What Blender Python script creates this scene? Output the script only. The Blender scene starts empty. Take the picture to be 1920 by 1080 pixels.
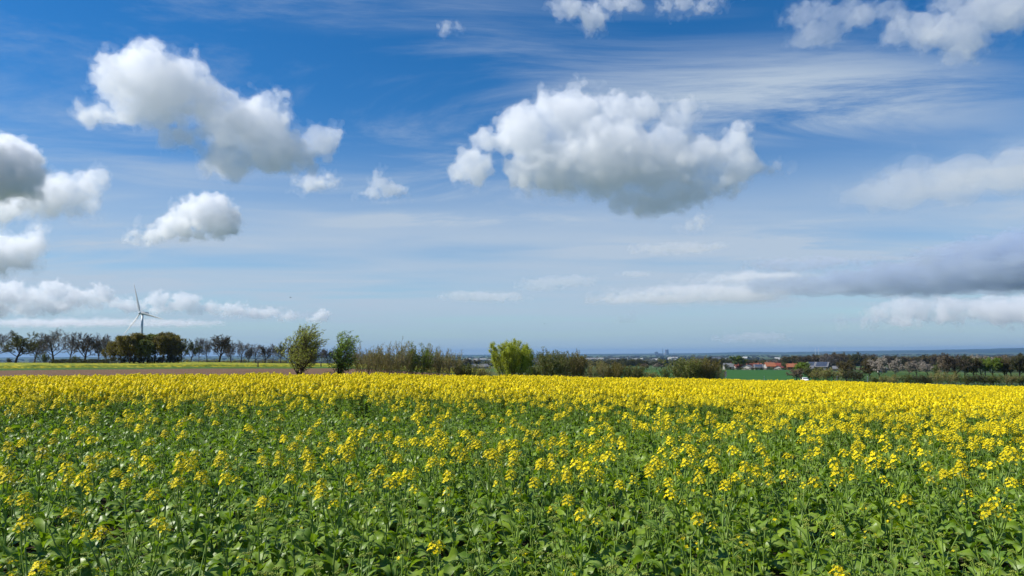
import bpy, math, random
import numpy as np
from mathutils import Vector, Matrix, Euler, noise as mnoise

S = bpy.context.scene
COL = S.collection
R = math.radians

# ------------------------------------------------------------------ camera
F = 1371.0                      # focal length in pixels of the 1920 px photograph
EYE = 1.85
PITCH = math.atan(126.0 / F)
cam = bpy.data.cameras.new('camera')
cam.sensor_width = 36.0
cam.lens = F / 1920 * 36.0
cam.clip_start = 0.1
cam.clip_end = 80000
camo = bpy.data.objects.new('camera', cam)
COL.objects.link(camo)
S.camera = camo
CM = Matrix.Rotation(R(90) + PITCH, 3, 'X') @ Matrix.Rotation(R(-0.30), 3, 'Z')
camo.matrix_world = Matrix.Translation((0, 0, EYE)) @ CM.to_4x4()

# ------------------------------------------------------------------ sun, sky, exposure
SUN_EL, SUN_AZ = R(45), R(-93)          # azimuth clockwise from the view direction (+Y)
SUN_DIR = Vector((math.sin(SUN_AZ) * math.cos(SUN_EL), math.cos(SUN_AZ) * math.cos(SUN_EL), math.sin(SUN_EL)))
sl = bpy.data.lights.new('sun', 'SUN')
sl.energy = 5.0
sl.angle = R(0.53)
sl.color = (1.0, 0.955, 0.88)
so = bpy.data.objects.new('sun', sl)
COL.objects.link(so)
so.rotation_euler = SUN_DIR.to_track_quat('Z', 'Y').to_euler()
S.view_settings.view_transform = 'Standard'
S.view_settings.look = 'None'
S.view_settings.gamma = 1.0
S.view_settings.exposure = 0.48
S.view_settings.use_curve_mapping = False
S.cycles.max_bounces = 14
S.cycles.diffuse_bounces = 2
S.cycles.glossy_bounces = 2
S.cycles.transmission_bounces = 3
S.cycles.volume_bounces = 10
S.cycles.transparent_max_bounces = 40
S.cycles.use_denoising = True
S.cycles.use_adaptive_sampling = True
S.cycles.adaptive_threshold = 0.025


def build_world():
    W = bpy.data.worlds.new('World')
    S.world = W
    W.use_nodes = True
    nt = W.node_tree
    nt.nodes.clear()
    N, K = nt.nodes.new, nt.links.new
    out = N('ShaderNodeOutputWorld')
    bg = N('ShaderNodeBackground')
    sky = N('ShaderNodeTexSky')
    sky.sky_type = 'NISHITA'
    sky.sun_disc = False
    sky.sun_elevation = SUN_EL
    sky.sun_rotation = SUN_AZ
    sky.altitude = 100
    sky.air_density = 1.0
    sky.dust_density = 0.0
    sky.ozone_density = 3.5

    def val(v, sock):
        if isinstance(v, (int, float)):
            sock.default_value = v
        elif isinstance(v, (tuple, Vector)):
            sock.default_value = v
        else:
            K(v, sock)

    def m(op, a, b=0.0, c=None, clamp=False):
        n = N('ShaderNodeMath'); n.operation = op; n.use_clamp = clamp
        val(a, n.inputs[0]); val(b, n.inputs[1])
        if c is not None: val(c, n.inputs[2])
        return n.outputs[0]

    def vm(op, a, b):
        n = N('ShaderNodeVectorMath'); n.operation = op
        val(a, n.inputs[0]); val(b, n.inputs[1])
        return n.outputs[0]

    def rng(v, a, b, c=0.0, d=1.0):
        n = N('ShaderNodeMapRange'); n.interpolation_type = 'SMOOTHSTEP'
        val(v, n.inputs[0]); n.inputs[1].default_value = a; n.inputs[2].default_value = b
        n.inputs[3].default_value = c; n.inputs[4].default_value = d
        return n.outputs[0]

    def noise(vec, scale, detail=4, rough=.55, dist=0.0):
        n = N('ShaderNodeTexNoise'); K(vec, n.inputs['Vector'])
        n.inputs['Scale'].default_value = scale; n.inputs['Detail'].default_value = detail
        n.inputs['Roughness'].default_value = rough; n.inputs['Distortion'].default_value = dist
        return n.outputs[0]

    tc = N('ShaderNodeTexCoord')
    d = tc.outputs['Generated']
    sp = N('ShaderNodeSeparateXYZ'); K(d, sp.inputs[0])
    z = m('MAXIMUM', sp.outputs[2], 0.0)
    # high veil: a flat layer of thin cloud, seen in perspective (direction projected onto it)
    inv = m('DIVIDE', 1.0, m('ADD', z, 0.045))
    cmb = N('ShaderNodeCombineXYZ')
    K(m('MULTIPLY', sp.outputs[0], inv), cmb.inputs[0]); K(m('MULTIPLY', sp.outputs[1], inv), cmb.inputs[1])
    P = cmb.outputs[0]
    warp = N('ShaderNodeTexNoise'); K(P, warp.inputs['Vector']); warp.inputs['Scale'].default_value = .35; warp.inputs['Detail'].default_value = 2
    wv = vm('MULTIPLY', vm('SUBTRACT', warp.outputs['Color'], (.5, .5, .5)), (1.1, .7, 0))
    P2 = vm('ADD', P, wv)
    # streaky cirrus: stretched noise
    n1 = noise(vm('MULTIPLY', P2, (.62, 1.3, 1)), .95, 8, .66, .8)
    n2 = noise(vm('ADD', P2, (7.3, 2.1, 0)), .33, 3, .5)
    streak = m('MULTIPLY', rng(n1, .44, .74), rng(n2, .38, .60))
    # broad veil, thicker towards the distance where the line of sight runs long through it
    n3 = noise(vm('MULTIPLY', P2, (.22, .5, 1)), .8, 5, .55)
    veil = m('MULTIPLY', rng(n3, .18, .60), m('MULTIPLY', rng(inv, 2.6, 5.2), rng(inv, 8.0, 14.0, 1.0, .45)))

    def sheet(cx, cy, rx, ry, gain):
        """one cirrus sheet of the high layer, frayed by the streak noise"""
        q = vm('MULTIPLY', vm('SUBTRACT', P2, (cx, cy, 0)), (1 / rx, 1 / ry, 0))
        ln = N('ShaderNodeVectorMath'); ln.operation = 'LENGTH'; K(q, ln.inputs[0])
        return m('MULTIPLY', m('MULTIPLY', rng(ln.outputs['Value'], 1.15, .15), rng(n1, .33, .60)), gain)
    a = m('ADD', m('MULTIPLY', streak, .5), m('MULTIPLY', veil, 1.0))
    for sh in ((.95, 2.45, .95, .50, 1.25), (-.15, 4.35, 1.1, .28, .65), (-.2, 1.95, .55, .10, .4), (2.6, 3.4, .9, .6, .9), (1.9, 5.2, 1.6, .5, .8), (3.2, 5.6, 1.4, .7, .8), (.75, 5.4, .8, .3, .6)):
        a = m('ADD', a, sheet(*sh))
    a = m('MINIMUM', m('MULTIPLY', a, .85), .9)
    mix = N('ShaderNodeMix'); mix.data_type = 'RGBA'
    K(a, mix.inputs[0])
    hs = N('ShaderNodeHueSaturation'); hs.inputs['Saturation'].default_value = 1.36; hs.inputs['Value'].default_value = 1.0
    K(sky.outputs[0], hs.inputs['Color'])
    tint = N('ShaderNodeMix'); tint.data_type = 'RGBA'; tint.blend_type = 'MULTIPLY'; tint.inputs[0].default_value = 1.0
    K(hs.outputs[0], tint.inputs[6]); tint.inputs[7].default_value = (.90, .99, 1.08, 1)
    K(tint.outputs[2], mix.inputs[6])
    mix.inputs[7].default_value = (4.7, 5.6, 6.7, 1)
    # air near the horizon: blue grey distance haze all the way round
    far = N('ShaderNodeMix'); far.data_type = 'RGBA'
    K(m('MULTIPLY', rng(inv, 6.5, 16.0), .55), far.inputs[0]); K(mix.outputs[2], far.inputs[6]); far.inputs[7].default_value = (2.7, 4.2, 5.7, 1)
    K(far.outputs[2], bg.inputs[0])
    bg.inputs[1].default_value = 0.076
    K(bg.outputs[0], out.inputs[0])
    return W


build_world()


# ------------------------------------------------------------------ pixel helpers: photograph pixel -> direction / point at a ground distance
def ray(px, py):
    return CM @ Vector(((px - 960) / F, (540 - py) / F, -1.0))


def az_of(px):
    d = ray(px, 666 + (960 - px) * 0.0052)
    return math.atan2(d.x, d.y)


def pt(px, py, dist):
    d = ray(px, py)
    return Vector((0, 0, EYE)) + d * (dist / math.hypot(d.x, d.y))


# ------------------------------------------------------------------ terrain
KD = [0, 30, 60, 90, 130, 200, 300, 420, 520, 700, 1000, 1600, 3000, 6000, 10000, 14000, 30000]
TAIL = [-15, -20, -25, -23, -14, -2, 0]
KZ = {
    0:    [0, 0, 0, -.05, -.15, -.30, -.40, -3.0, -6.0, -10] + TAIL,
    300:  [0, -.03, -.05, -.12, -.28, -.50, -.60, -3.0, -6.0, -10] + TAIL,
    600:  [0, -.09, -.20, -.35, -.60, -1.0, -1.70, -2.8, -5.6, -10] + TAIL,
    960:  [0, -.29, -.70, -1.3, -2.2, -3.5, -4.8, -6.2, -7.6, -11] + TAIL,
    1200: [0, -.46, -1.0, -1.8, -3.0, -4.9, -6.0, -7.0, -8.5, -12] + TAIL,
    1450: [0, -.60, -1.25, -2.3, -3.8, -6.0, -6.8, -7.6, -8.6, -12] + TAIL,
    1920: [0, -.80, -1.63, -2.4, -3.2, -4.8, -6.6, -8.6, -10., -13] + TAIL,
}
KA = [az_of(p) for p in KZ]
KT = np.array([KZ[p] for p in KZ])
# behind the viewer the two outer columns meet again on level ground
_back = [0, -.35, -.7, -1.0, -1.4, -2, -3, -5, -7, -10] + TAIL
KA_ = np.array([-math.pi, -2.0] + KA + [2.0, math.pi])
KT_ = np.vstack([_back, KT[0:1], KT, KT[-1:], [_back]])


def terrain(x, y):
    x = np.asarray(x, float); y = np.asarray(y, float)
    d = np.hypot(x, y); a = np.arctan2(x, y)
    i = np.clip(np.searchsorted(KA_, a) - 1, 0, len(KA_) - 2)
    t = np.clip((a - KA_[i]) / (KA_[i + 1] - KA_[i]), 0, 1); t = t * t * (3 - 2 * t)
    kd = np.array(KD, float)
    j = np.clip(np.searchsorted(kd, d) - 1, 0, len(kd) - 2)
    u = np.clip((d - kd[j]) / (kd[j + 1] - kd[j]), 0, 1)
    z0 = KT_[i, j] * (1 - u) + KT_[i, j + 1] * u
    z1 = KT_[i + 1, j] * (1 - u) + KT_[i + 1, j + 1] * u
    return z0 * (1 - t) + z1 * t


def tz(x, y):
    return float(terrain(x, y))


def gp(px, d, dz=0.0):
    """ground point under photograph column px at ground distance d"""
    a = az_of(px); x, y = d * math.sin(a), d * math.cos(a)
    return Vector((x, y, tz(x, y) + dz))


# ------------------------------------------------------------------ objects, labels, materials
def tag(o, label=None, cat=None, group=None, kind=None):
    if label: o['label'] = label
    if cat: o['category'] = cat
    if group: o['group'] = group
    if kind: o['kind'] = kind
    return o


def obj(name, me, parent=None, loc=None, rot=None, scale=None):
    o = bpy.data.objects.new(name, me)
    COL.objects.link(o)
    if parent: o.parent = parent
    if loc is not None: o.location = loc
    if rot is not None: o.rotation_euler = rot
    if scale is not None: o.scale = scale
    return o


def empty(name, loc=(0, 0, 0), rz=0.0, scale=None):
    o = obj(name, None, None, loc, (0, 0, rz), scale)
    o.empty_display_size = .2
    return o


def copy_tree(o, parent=None):
    c = o.copy(); COL.objects.link(c); c.parent = parent
    for ch in [q for q in o.children]:
        cc = ch.copy(); COL.objects.link(cc); cc.parent = c
        for g in [q for q in ch.children]:
            gg = g.copy(); COL.objects.link(gg); gg.parent = cc
    return c


class MB:
    """collects triangles and quads with material slots"""
    def __init__(s):
        s.v = []; s.f = []; s.m = []

    def add(s, v, f, mi=0):
        k = len(s.v); s.v.extend(v)
        s.f.extend([tuple(i + k for i in q) for q in f]); s.m.extend([mi] * len(f))

    def box(s, lo, hi, mi=0):
        x0, y0, z0 = lo; x1, y1, z1 = hi
        s.add([(x0, y0, z0), (x1, y0, z0), (x1, y1, z0), (x0, y1, z0), (x0, y0, z1), (x1, y0, z1), (x1, y1, z1), (x0, y1, z1)],
              [(0, 3, 2, 1), (4, 5, 6, 7), (0, 1, 5, 4), (1, 2, 6, 5), (2, 3, 7, 6), (3, 0, 4, 7)], mi)

    def tube(s, pts, rad, n=5, mi=0, cap=False):
        k = len(s.v)
        prev = None
        for i, p in enumerate(pts):
            p = Vector(p)
            t = (Vector(pts[min(i + 1, len(pts) - 1)]) - Vector(pts[max(i - 1, 0)]))
            t = t.normalized() if t.length > 1e-9 else Vector((0, 0, 1))
            a = prev - t * prev.dot(t) if prev is not None else t.orthogonal()
            if a.length < 1e-6: a = t.orthogonal()
            a.normalize(); prev = a; b = t.cross(a)
            for j in range(n):
                q = 2 * math.pi * j / n
                s.v.append(tuple(p + (a * math.cos(q) + b * math.sin(q)) * rad[i]))
        for i in range(len(pts) - 1):
            for j in range(n):
                s.f.append((k + i * n + j, k + i * n + (j + 1) % n, k + (i + 1) * n + (j + 1) % n, k + (i + 1) * n + j)); s.m.append(mi)
        if cap:
            e = k + (len(pts) - 1) * n
            s.f.append(tuple(e + j for j in range(n))); s.m.append(mi)
            s.f.append(tuple(k + n - 1 - j for j in range(n))); s.m.append(mi)

    def mesh(s, name, mats, smooth=False):
        me = bpy.data.meshes.new(name)
        me.from_pydata(s.v, [], s.f)
        for q in mats: me.materials.append(q)
        if len(mats) > 1: me.polygons.foreach_set('material_index', s.m)
        if smooth: me.polygons.foreach_set('use_smooth', [True] * len(s.f))
        me.update()
        return me


class NT:
    def __init__(s, name):
        s.m = bpy.data.materials.new(name); s.m.use_nodes = True
        s.t = s.m.node_tree; s.t.nodes.clear()
        s.out = s.N('ShaderNodeOutputMaterial')

    def N(s, k): return s.t.nodes.new(k)
    def K(s, a, b): s.t.links.new(a, b)

    def noise(s, scale, detail=4, rough=.6, coord='Object', vec=None):
        n = s.N('ShaderNodeTexNoise'); n.inputs['Scale'].default_value = scale
        n.inputs['Detail'].default_value = detail; n.inputs['Roughness'].default_value = rough
        if vec is None:
            tc = s.N('ShaderNodeTexCoord'); s.K(tc.outputs[coord], n.inputs['Vector'])
        else: s.K(vec, n.inputs['Vector'])
        return n.outputs[0]

    def pos(s): return s.N('ShaderNodeNewGeometry').outputs['Position']

    def ramp(s, fac, stops):
        r = s.N('ShaderNodeValToRGB'); e = r.color_ramp.elements
        while len(e) < len(stops): e.new(.5)
        for q, (p, c) in zip(e, stops): q.position = p; q.color = (*c, 1)
        s.K(fac, r.inputs[0]); return r.outputs[0]

    def mix(s, fac, a, b, blend='MIX'):
        n = s.N('ShaderNodeMix'); n.data_type = 'RGBA'; n.blend_type = blend
        for v, i in ((fac, 0), (a, 6), (b, 7)):
            if isinstance(v, (int, float)): n.inputs[i].default_value = v
            elif isinstance(v, tuple): n.inputs[i].default_value = (*v, 1)
            else: s.K(v, n.inputs[i])
        return n.outputs[2]

    def principled(s, color, rough=.8, spec=.3, bump=None, transl=0.0, tcol=None, metal=0.0):
        p = s.N('ShaderNodeBsdfPrincipled')
        if isinstance(color, tuple): p.inputs['Base Color'].default_value = (*color, 1)
        else: s.K(color, p.inputs['Base Color'])
        p.inputs['Roughness'].default_value = rough
        p.inputs['Specular IOR Level'].default_value = spec
        p.inputs['Metallic'].default_value = metal
        if bump is not None:
            b = s.N('ShaderNodeBump'); b.inputs['Strength'].default_value = bump[1]; b.inputs['Distance'].default_value = bump[2]
            s.K(bump[0], b.inputs['Height']); s.K(b.outputs[0], p.inputs['Normal'])
        sh = p.outputs[0]
        if transl > 0:
            tr = s.N('ShaderNodeBsdfTranslucent')
            tc = tcol if tcol is not None else color
            if isinstance(tc, tuple): tr.inputs[0].default_value = (*tc, 1)
            else: s.K(tc, tr.inputs[0])
            mx = s.N('ShaderNodeMixShader'); mx.inputs[0].default_value = transl
            s.K(sh, mx.inputs[1]); s.K(tr.outputs[0], mx.inputs[2]); sh = mx.outputs[0]
        s.K(sh, s.out.inputs['Surface'])
        return s.m

    def rand(s): return s.N('ShaderNodeObjectInfo').outputs['Random']


def mat_plain(name, color, rough=.7, spec=.3, var=.25, nscale=3.0, metal=0.0):
    t = NT(name)
    dark = tuple(c * (1 - var) for c in color); lite = tuple(min(1, c * (1 + var)) for c in color)
    c = t.ramp(t.noise(nscale, 5), [(.3, dark), (.7, lite)])
    return t.principled(c, rough, spec, metal=metal)


def mat_leaf(name, c0, c1, transl=.35, rough=.55, spec=.35, nscale=2.0, tgain=1.5):
    """foliage: colour varies with each plant and in patches through the crown"""
    t = NT(name)
    c = t.ramp(t.noise(nscale, 3, .7), [(.3, c0), (.7, c1)])
    lo, hi = (.72, .72, .72), (1.2, 1.2, 1.2)
    g = t.ramp(t.rand(), [(0, lo), (1, hi)])
    c = t.mix(1.0, c, g, 'MULTIPLY')
    tcol = t.mix(1.0, c, (tgain * 1.0, tgain * 1.05, tgain * .55), 'MULTIPLY')
    return t.principled(c, rough, spec, transl=transl, tcol=tcol)


def mat_bark(name, color):
    t = NT(name)
    c = t.ramp(t.noise(4, 5, .7), [(.25, tuple(q * .6 for q in color)), (.75, tuple(q * 1.35 for q in color))])
    return t.principled(c, .9, .15)


# ------------------------------------------------------------------ the ground: one sheet to the horizon
def build_ground():
    ds = [0.0]
    d = 1.5
    while d < 30000:
        ds.append(d); d *= 1.16 if d < 700 else 1.10
    ds.append(30000)
    na = 240
    angs = np.linspace(-math.pi, math.pi, na, endpoint=False)
    v = [(0, 0, 0)]; f = []
    for dd in ds[1:]:
        x = dd * np.sin(angs); y = dd * np.cos(angs); z = terrain(x, y)
        v += list(zip(x.tolist(), y.tolist(), z.tolist()))
    for j in range(na): f.append((0, 1 + (j + 1) % na, 1 + j))
    for i in range(len(ds) - 2):
        a = 1 + i * na; b = a + na
        for j in range(na):
            k = (j + 1) % na
            f.append((a + j, a + k, b + k, b + j))
    me = bpy.data.meshes.new('ground'); me.from_pydata(v, [], f)
    t = NT('ground_soil_and_grass')
    p = t.pos()
    big = t.noise(.0021, 3, .5, vec=p); mid = t.noise(.02, 4, .6, vec=p); fine = t.noise(3.0, 5, .7, vec=p)
    c1 = t.ramp(mid, [(.3, (.030, .055, .016)), (.55, (.055, .090, .022)), (.8, (.085, .080, .035))])
    vor = t.N('ShaderNodeTexVoronoi'); vor.inputs['Scale'].default_value = .0035; t.K(p, vor.inputs['Vector'])
    patch = t.ramp(vor.outputs['Color'], [(.15, (.030, .050, .02)), (.4, (.07, .14, .03)), (.6, (.16, .12, .075)), (.85, (.06, .11, .03))])
    c = t.mix(.55, c1, patch)
    g = t.ramp(fine, [(.3, (.6, .6, .6)), (.7, (1.25, 1.2, 1.1))])
    c = t.mix(1.0, c, g, 'MULTIPLY')
    me.materials.append(t.principled(c, .95, .1, bump=(fine, .6, .08)))
    me.polygons.foreach_set('use_smooth', [True] * len(f)); me.update()
    return tag(obj('ground', me), kind='structure')


def drape(name, pxs, d0, d1, nd, mat, lift, kind='structure', log=True, bumps=0.0, seed=1):
    """a sheet laid on the terrain between ground distances d0(px) and d1(px)"""
    v = []; f = []
    px = np.linspace(pxs[0], pxs[-1], max(8, int((pxs[-1] - pxs[0]) / 25)))
    A = [np.interp(q, pxs, d0) for q in px]; B = [np.interp(q, pxs, d1) for q in px]
    n = nd + 1
    for q, a, b in zip(px, A, B):
        az = az_of(q)
        for k in range(n):
            s = k / nd
            dd = a * (b / a) ** s if log else a + (b - a) * s
            x, y = dd * math.sin(az), dd * math.cos(az)
            h = bumps * (mnoise.noise(Vector((x * .35, y * .35, seed))) * .5 + .5) if 0 < k < nd else 0
            if bumps and (k == 0 or k == nd): h = -lift + .01
            v.append((x, y, tz(x, y) + lift + h))
    for i in range(len(px) - 1):
        for k in range(nd):
            a = i * n + k
            f.append((a, a + 1, a + n + 1, a + n))
    f = [tuple(reversed(q)) for q in f]
    me = bpy.data.meshes.new(name); me.from_pydata(v, [], f); me.materials.append(mat); me.update()
    return tag(obj(name, me), kind=kind)


def field_edge(px):
    return float(np.interp(px, [-900, 0, 600, 960, 1200, 1450, 1920, 2600], [31, 31, 32, 36, 42, 49, 60, 64]))


build_ground()

# crop soil under the rapeseed
t = NT('crop_soil')
p = t.pos()
c = t.ramp(t.noise(2.5, 6, .7, vec=p), [(.3, (.020, .017, .012)), (.6, (.045, .036, .024)), (.8, (.04, .055, .02))])
drape('crop_field_soil', [-700, 0, 600, 960, 1200, 1450, 1920, 2700], [1.6] * 8,
      [field_edge(q) for q in (-700, 0, 600, 960, 1200, 1450, 1920, 2700)], 24, t.principled(c, .95, .1, bump=(t.noise(9, 5, vec=p), .8, .05)), .02)

# ploughed field beyond, left
t = NT('ploughed_earth')
p = t.pos()
mp = t.N('ShaderNodeMapping'); t.K(p, mp.inputs[0]); mp.inputs['Rotation'].default_value = (0, 0, R(24)); mp.inputs['Scale'].default_value = (.3, 2.2, 1)
fur = t.noise(1.0, 5, .65, vec=mp.outputs[0])
c = t.ramp(fur, [(.3, (.090, .052, .030)), (.55, (.155, .094, .055)), (.8, (.20, .130, .080))])
drape('ploughed_field', [-700, 0, 340, 600, 760, 900], [33] * 6, [142, 142, 150, 165, 170, 170], 30,
      t.principled(c, .95, .1, bump=(fur, .8, .25)), .03)

# grass verge and young crop strip behind it
t = NT('verge_grass')
p = t.pos()
c = t.ramp(t.noise(1.2, 5, .7, vec=p), [(.3, (.03, .075, .014)), (.7, (.085, .16, .03))])
VERGE = t.principled(c, .9, .1, bump=(t.noise(6, 4, vec=p), .8, .15))
drape('grass_verge', [-700, 0, 340, 600, 760, 900], [142.5, 142.5, 150.5, 165.5, 170.5, 170.5], [160, 160, 170, 190, 196, 196], 5, VERGE, .05, bumps=.25)
t = NT('young_crop')
p = t.pos()
c = t.ramp(t.noise(.9, 5, .7, vec=p), [(.34, (.07, .13, .02)), (.50, (.20, .22, .02)), (.66, (.52, .42, .02))])
drape('young_crop_strip', [-700, 0, 340, 600, 760, 900], [161, 161, 171, 191, 197, 197], [292, 292, 296, 330, 350, 350], 60,
      t.principled(c, .9, .1), .35, bumps=.55)

# bright green cereal field, right of the middle
t = NT('cereal_green')
p = t.pos()
mp = t.N('ShaderNodeMapping'); t.K(p, mp.inputs[0]); mp.inputs['Rotation'].default_value = (0, 0, R(-32)); mp.inputs['Scale'].default_value = (.04, .5, 1)
c = t.ramp(t.noise(1, 4, .6, vec=mp.outputs[0]), [(.3, (.020, .078, .010)), (.7, (.030, .105, .015))])
drape('green_field', [1130, 1250, 1370, 1480, 1560], [175, 190, 215, 228, 230], [430, 455, 490, 500, 500], 24, t.principled(c, .85, .15), .06)
t = NT('meadow_green')
p = t.pos()
c = t.ramp(t.noise(.15, 5, .6, vec=p), [(.3, (.026, .058, .010)), (.7, (.048, .090, .018))])
drape('meadow', [1565, 1700, 1920, 2500], [120, 110, 105, 105], [430, 430, 430, 430], 24, t.principled(c, .9, .1), .08)

# country road beyond the field: asphalt with a pale edge line
t = NT('asphalt')
p = t.pos()
c = t.ramp(t.noise(.8, 5, vec=p), [(.3, (.042, .042, .044)), (.7, (.065, .064, .062))])
drape('road', [1130, 1300, 1480, 1560, 1750, 1920, 2400], [158, 175, 206, 196, 170, 158, 150], [163, 181, 212, 202, 175.5, 163, 155], 3, t.principled(c, .85, .2), .12)
drape('road_edge_line', [1130, 1300, 1480, 1560, 1750, 1920, 2400], [162.5, 180.5, 211.5, 201.5, 175, 162.5, 154.5],
      [162.7, 180.7, 211.7, 201.7, 175.2, 162.7, 154.7], 1, mat_plain('road_paint', (.7, .7, .68), .6, .3, .1), .128)


def build_hills():
    """low ridges far behind the plain"""
    v = []; f = []
    pxs = np.linspace(-500, 2450, 260); ds = [12500, 13500, 14500, 15500, 16500, 18000, 21000]
    prof = [-.1, .25, .6, .9, 1.0, .95, -.1]
    crest = np.interp(pxs, [-500, 0, 300, 600, 900, 1100, 1260, 1340, 1390, 1440, 1560, 1700, 1850, 1920, 2450],
                      [8, 10, 12, 14, 18, 20, 22, 30, 46, 36, 44, 58, 66, 82, 78])
    for q, h in zip(pxs, crest):
        a = az_of(q)
        for d_, p_ in zip(ds, prof):
            x, y = d_ * math.sin(a), d_ * math.cos(a)
            n = mnoise.fractal(Vector((x * .0009, y * .0009, 3)), 1.0, 2.1, 4)
            v.append((x, y, (h * (1 + .28 * n)) * p_ - (30 if p_ < 0 else 0)))
    n = len(ds)
    for i in range(len(pxs) - 1):
        for k in range(n - 1):
            a = i * n + k; f.append((a, a + n, a + n + 1, a + 1))
    me = bpy.data.meshes.new('hills'); me.from_pydata(v, [], f)
    t = NT('wooded_hill'); p = t.pos()
    c = t.ramp(t.noise(.0022, 5, .65, vec=p), [(.35, (.020, .032, .024)), (.55, (.04, .058, .032)), (.75, (.11, .10, .065))])
    me.materials.append(t.principled(c, .95, .1)); me.polygons.foreach_set('use_smooth', [True] * len(f)); me.update()
    tag(obj('hills', me), kind='structure')


build_hills()

# ------------------------------------------------------------------ clouds: closed cloud-shaped bodies of even vapour, white or greyed to stand in for shade
def mat_cloud(name, dens, g=.2, col=(.998, .998, .998)):
    m = bpy.data.materials.new(name); m.use_nodes = True
    t = m.node_tree; t.nodes.clear()
    o = t.nodes.new('ShaderNodeOutputMaterial'); pv = t.nodes.new('ShaderNodeVolumePrincipled')
    pv.inputs['Color'].default_value = (*col, 1); pv.inputs['Density'].default_value = dens
    pv.inputs['Anisotropy'].default_value = g
    t.links.new(pv.outputs[0], o.inputs['Volume'])
    m.cycles.homogeneous_volume = True
    return m


def cloud(name, label, dist, blobs, dens=.02, vox=130, seed=0, depth=.8, nsc=1.0, amp=.98, flat=1.0, rough=.66, thr=.3, group=None, bias=.10, edge=3.4, col=(.982, .989, .999)):
    """blobs: ellipses (px, py, rx, ry[, depth offset]) in photograph pixels, set at ground distance dist with real depth;
    a fractal field around them is meshed into one closed body"""
    sc = dist / F * 1.03
    vox = int(vox * (.78 if vox > 100 else .9))
    es = []
    for b in blobs:
        px, py, rx, ry = b[:4]
        c_ = pt(px, py, dist + (b[4] if len(b) > 4 else 0) * sc)
        es.append((c_, Vector((rx * sc, (.5 * min(rx, ry) + .5 * math.sqrt(rx * ry)) * sc * depth, ry * sc))))
    edge = min(edge, .3 * min(b[3] for b in blobs))
    pad = 1.15; room = (20 * nsc * amp + 1.5 * edge) * sc
    lo = Vector([min(c_[i] - r[i] * pad - room * (1 if i < 2 else max(.55, flat ** .5)) for c_, r in es) for i in range(3)])
    hi = Vector([max(c_[i] + r[i] * pad + room * (1 if i < 2 else max(.55, flat ** .5)) for c_, r in es) for i in range(3)])
    ctr = (lo + hi) / 2
    ng = bpy.data.node_groups.new(name, 'GeometryNodeTree')
    ng.interface.new_socket('Geometry', in_out='OUTPUT', socket_type='NodeSocketGeometry')
    N, K = ng.nodes.new, ng.links.new
    out = N('NodeGroupOutput'); vc = N('GeometryNodeVolumeCube'); pos = N('GeometryNodeInputPosition')

    def mt(op, a, b=None, c=None):
        n = N('ShaderNodeMath'); n.operation = op
        for i, v in enumerate((a, b, c)):
            if v is None: continue
            if isinstance(v, (int, float)): n.inputs[i].default_value = v
            else: K(v, n.inputs[i])
        return n.outputs[0]

    def vm(op, a, b=None):
        n = N('ShaderNodeVectorMath'); n.operation = op
        for i, v in enumerate((a, b)):
            if v is None: continue
            if isinstance(v, (tuple, Vector)): n.inputs[i].default_value = v
            else: K(v, n.inputs[i])
        return n.outputs['Value'] if op == 'LENGTH' else n.outputs[0]
    acc = None
    for c_, r in es:
        q = vm('LENGTH', vm('DIVIDE', vm('SUBTRACT', pos.outputs[0], c_ - ctr), r))
        f_ = mt('MULTIPLY', mt('SUBTRACT', 1, q), min(r.x, r.z))
        acc = f_ if acc is None else mt('SMOOTH_MAX', acc, f_, 10 * sc)
    size = 60 * sc * nsc
    p_ = vm('MULTIPLY', vm('ADD', pos.outputs[0], (seed * 913.3 + 5000, seed * 77.7, 0)), (1 / size, 1 / size, 1 / size / flat))
    nz = N('ShaderNodeTexNoise'); K(p_, nz.inputs['Vector'])
    nz.inputs['Scale'].default_value = 1; nz.inputs['Detail'].default_value = 6; nz.inputs['Roughness'].default_value = rough
    n1 = mt('MULTIPLY', mt('SUBTRACT', nz.outputs[0], .5), size * amp * 2)
    vo = N('ShaderNodeTexVoronoi'); vo.feature = 'F1'; vo.inputs['Scale'].default_value = 2.2; vo.inputs['Detail'].default_value = 0
    K(p_, vo.inputs['Vector'])
    n2 = mt('MULTIPLY', mt('SUBTRACT', .42, vo.outputs['Distance']), size * amp * .42)
    nf = N('ShaderNodeTexNoise'); K(p_, nf.inputs['Vector'])
    nf.inputs['Scale'].default_value = 3.4; nf.inputs['Detail'].default_value = 4; nf.inputs['Roughness'].default_value = .65
    n4 = mt('MULTIPLY', mt('SUBTRACT', nf.outputs[0], .5), size * amp * .62)
    f_ = mt('ADD', mt('ADD', mt('ADD', mt('ADD', acc, n1), n2), n4), bias * size)
    mr = N('ShaderNodeMapRange'); K(f_, mr.inputs[0]); mr.inputs[1].default_value = -20 * sc; mr.inputs[2].default_value = 20 * sc
    K(mr.outputs[0], vc.inputs['Density'])
    vc.inputs['Min'].default_value = lo - ctr; vc.inputs['Max'].default_value = hi - ctr
    ext = hi - lo; vs = ext.x / vox
    vc.inputs['Resolution X'].default_value = vox
    vc.inputs['Resolution Y'].default_value = max(8, int(ext.y / vs / 1.5)); vc.inputs['Resolution Z'].default_value = max(8, int(ext.z / vs))
    jn = N('GeometryNodeJoinGeometry')
    for k, lev in enumerate((-edge, edge)):
        vt = N('GeometryNodeVolumeToMesh'); vt.inputs['Threshold'].default_value = .5 + lev / 40
        sm = N('GeometryNodeStoreNamedAttribute'); sm.data_type = 'INT'; sm.domain = 'FACE'; sm.inputs['Name'].default_value = 'body'; sm.inputs['Value'].default_value = k
        K(vc.outputs[0], vt.inputs[0]); K(vt.outputs[0], sm.inputs[0]); K(sm.outputs[0], jn.inputs[0])
    K(jn.outputs[0], out.inputs[0])
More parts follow.
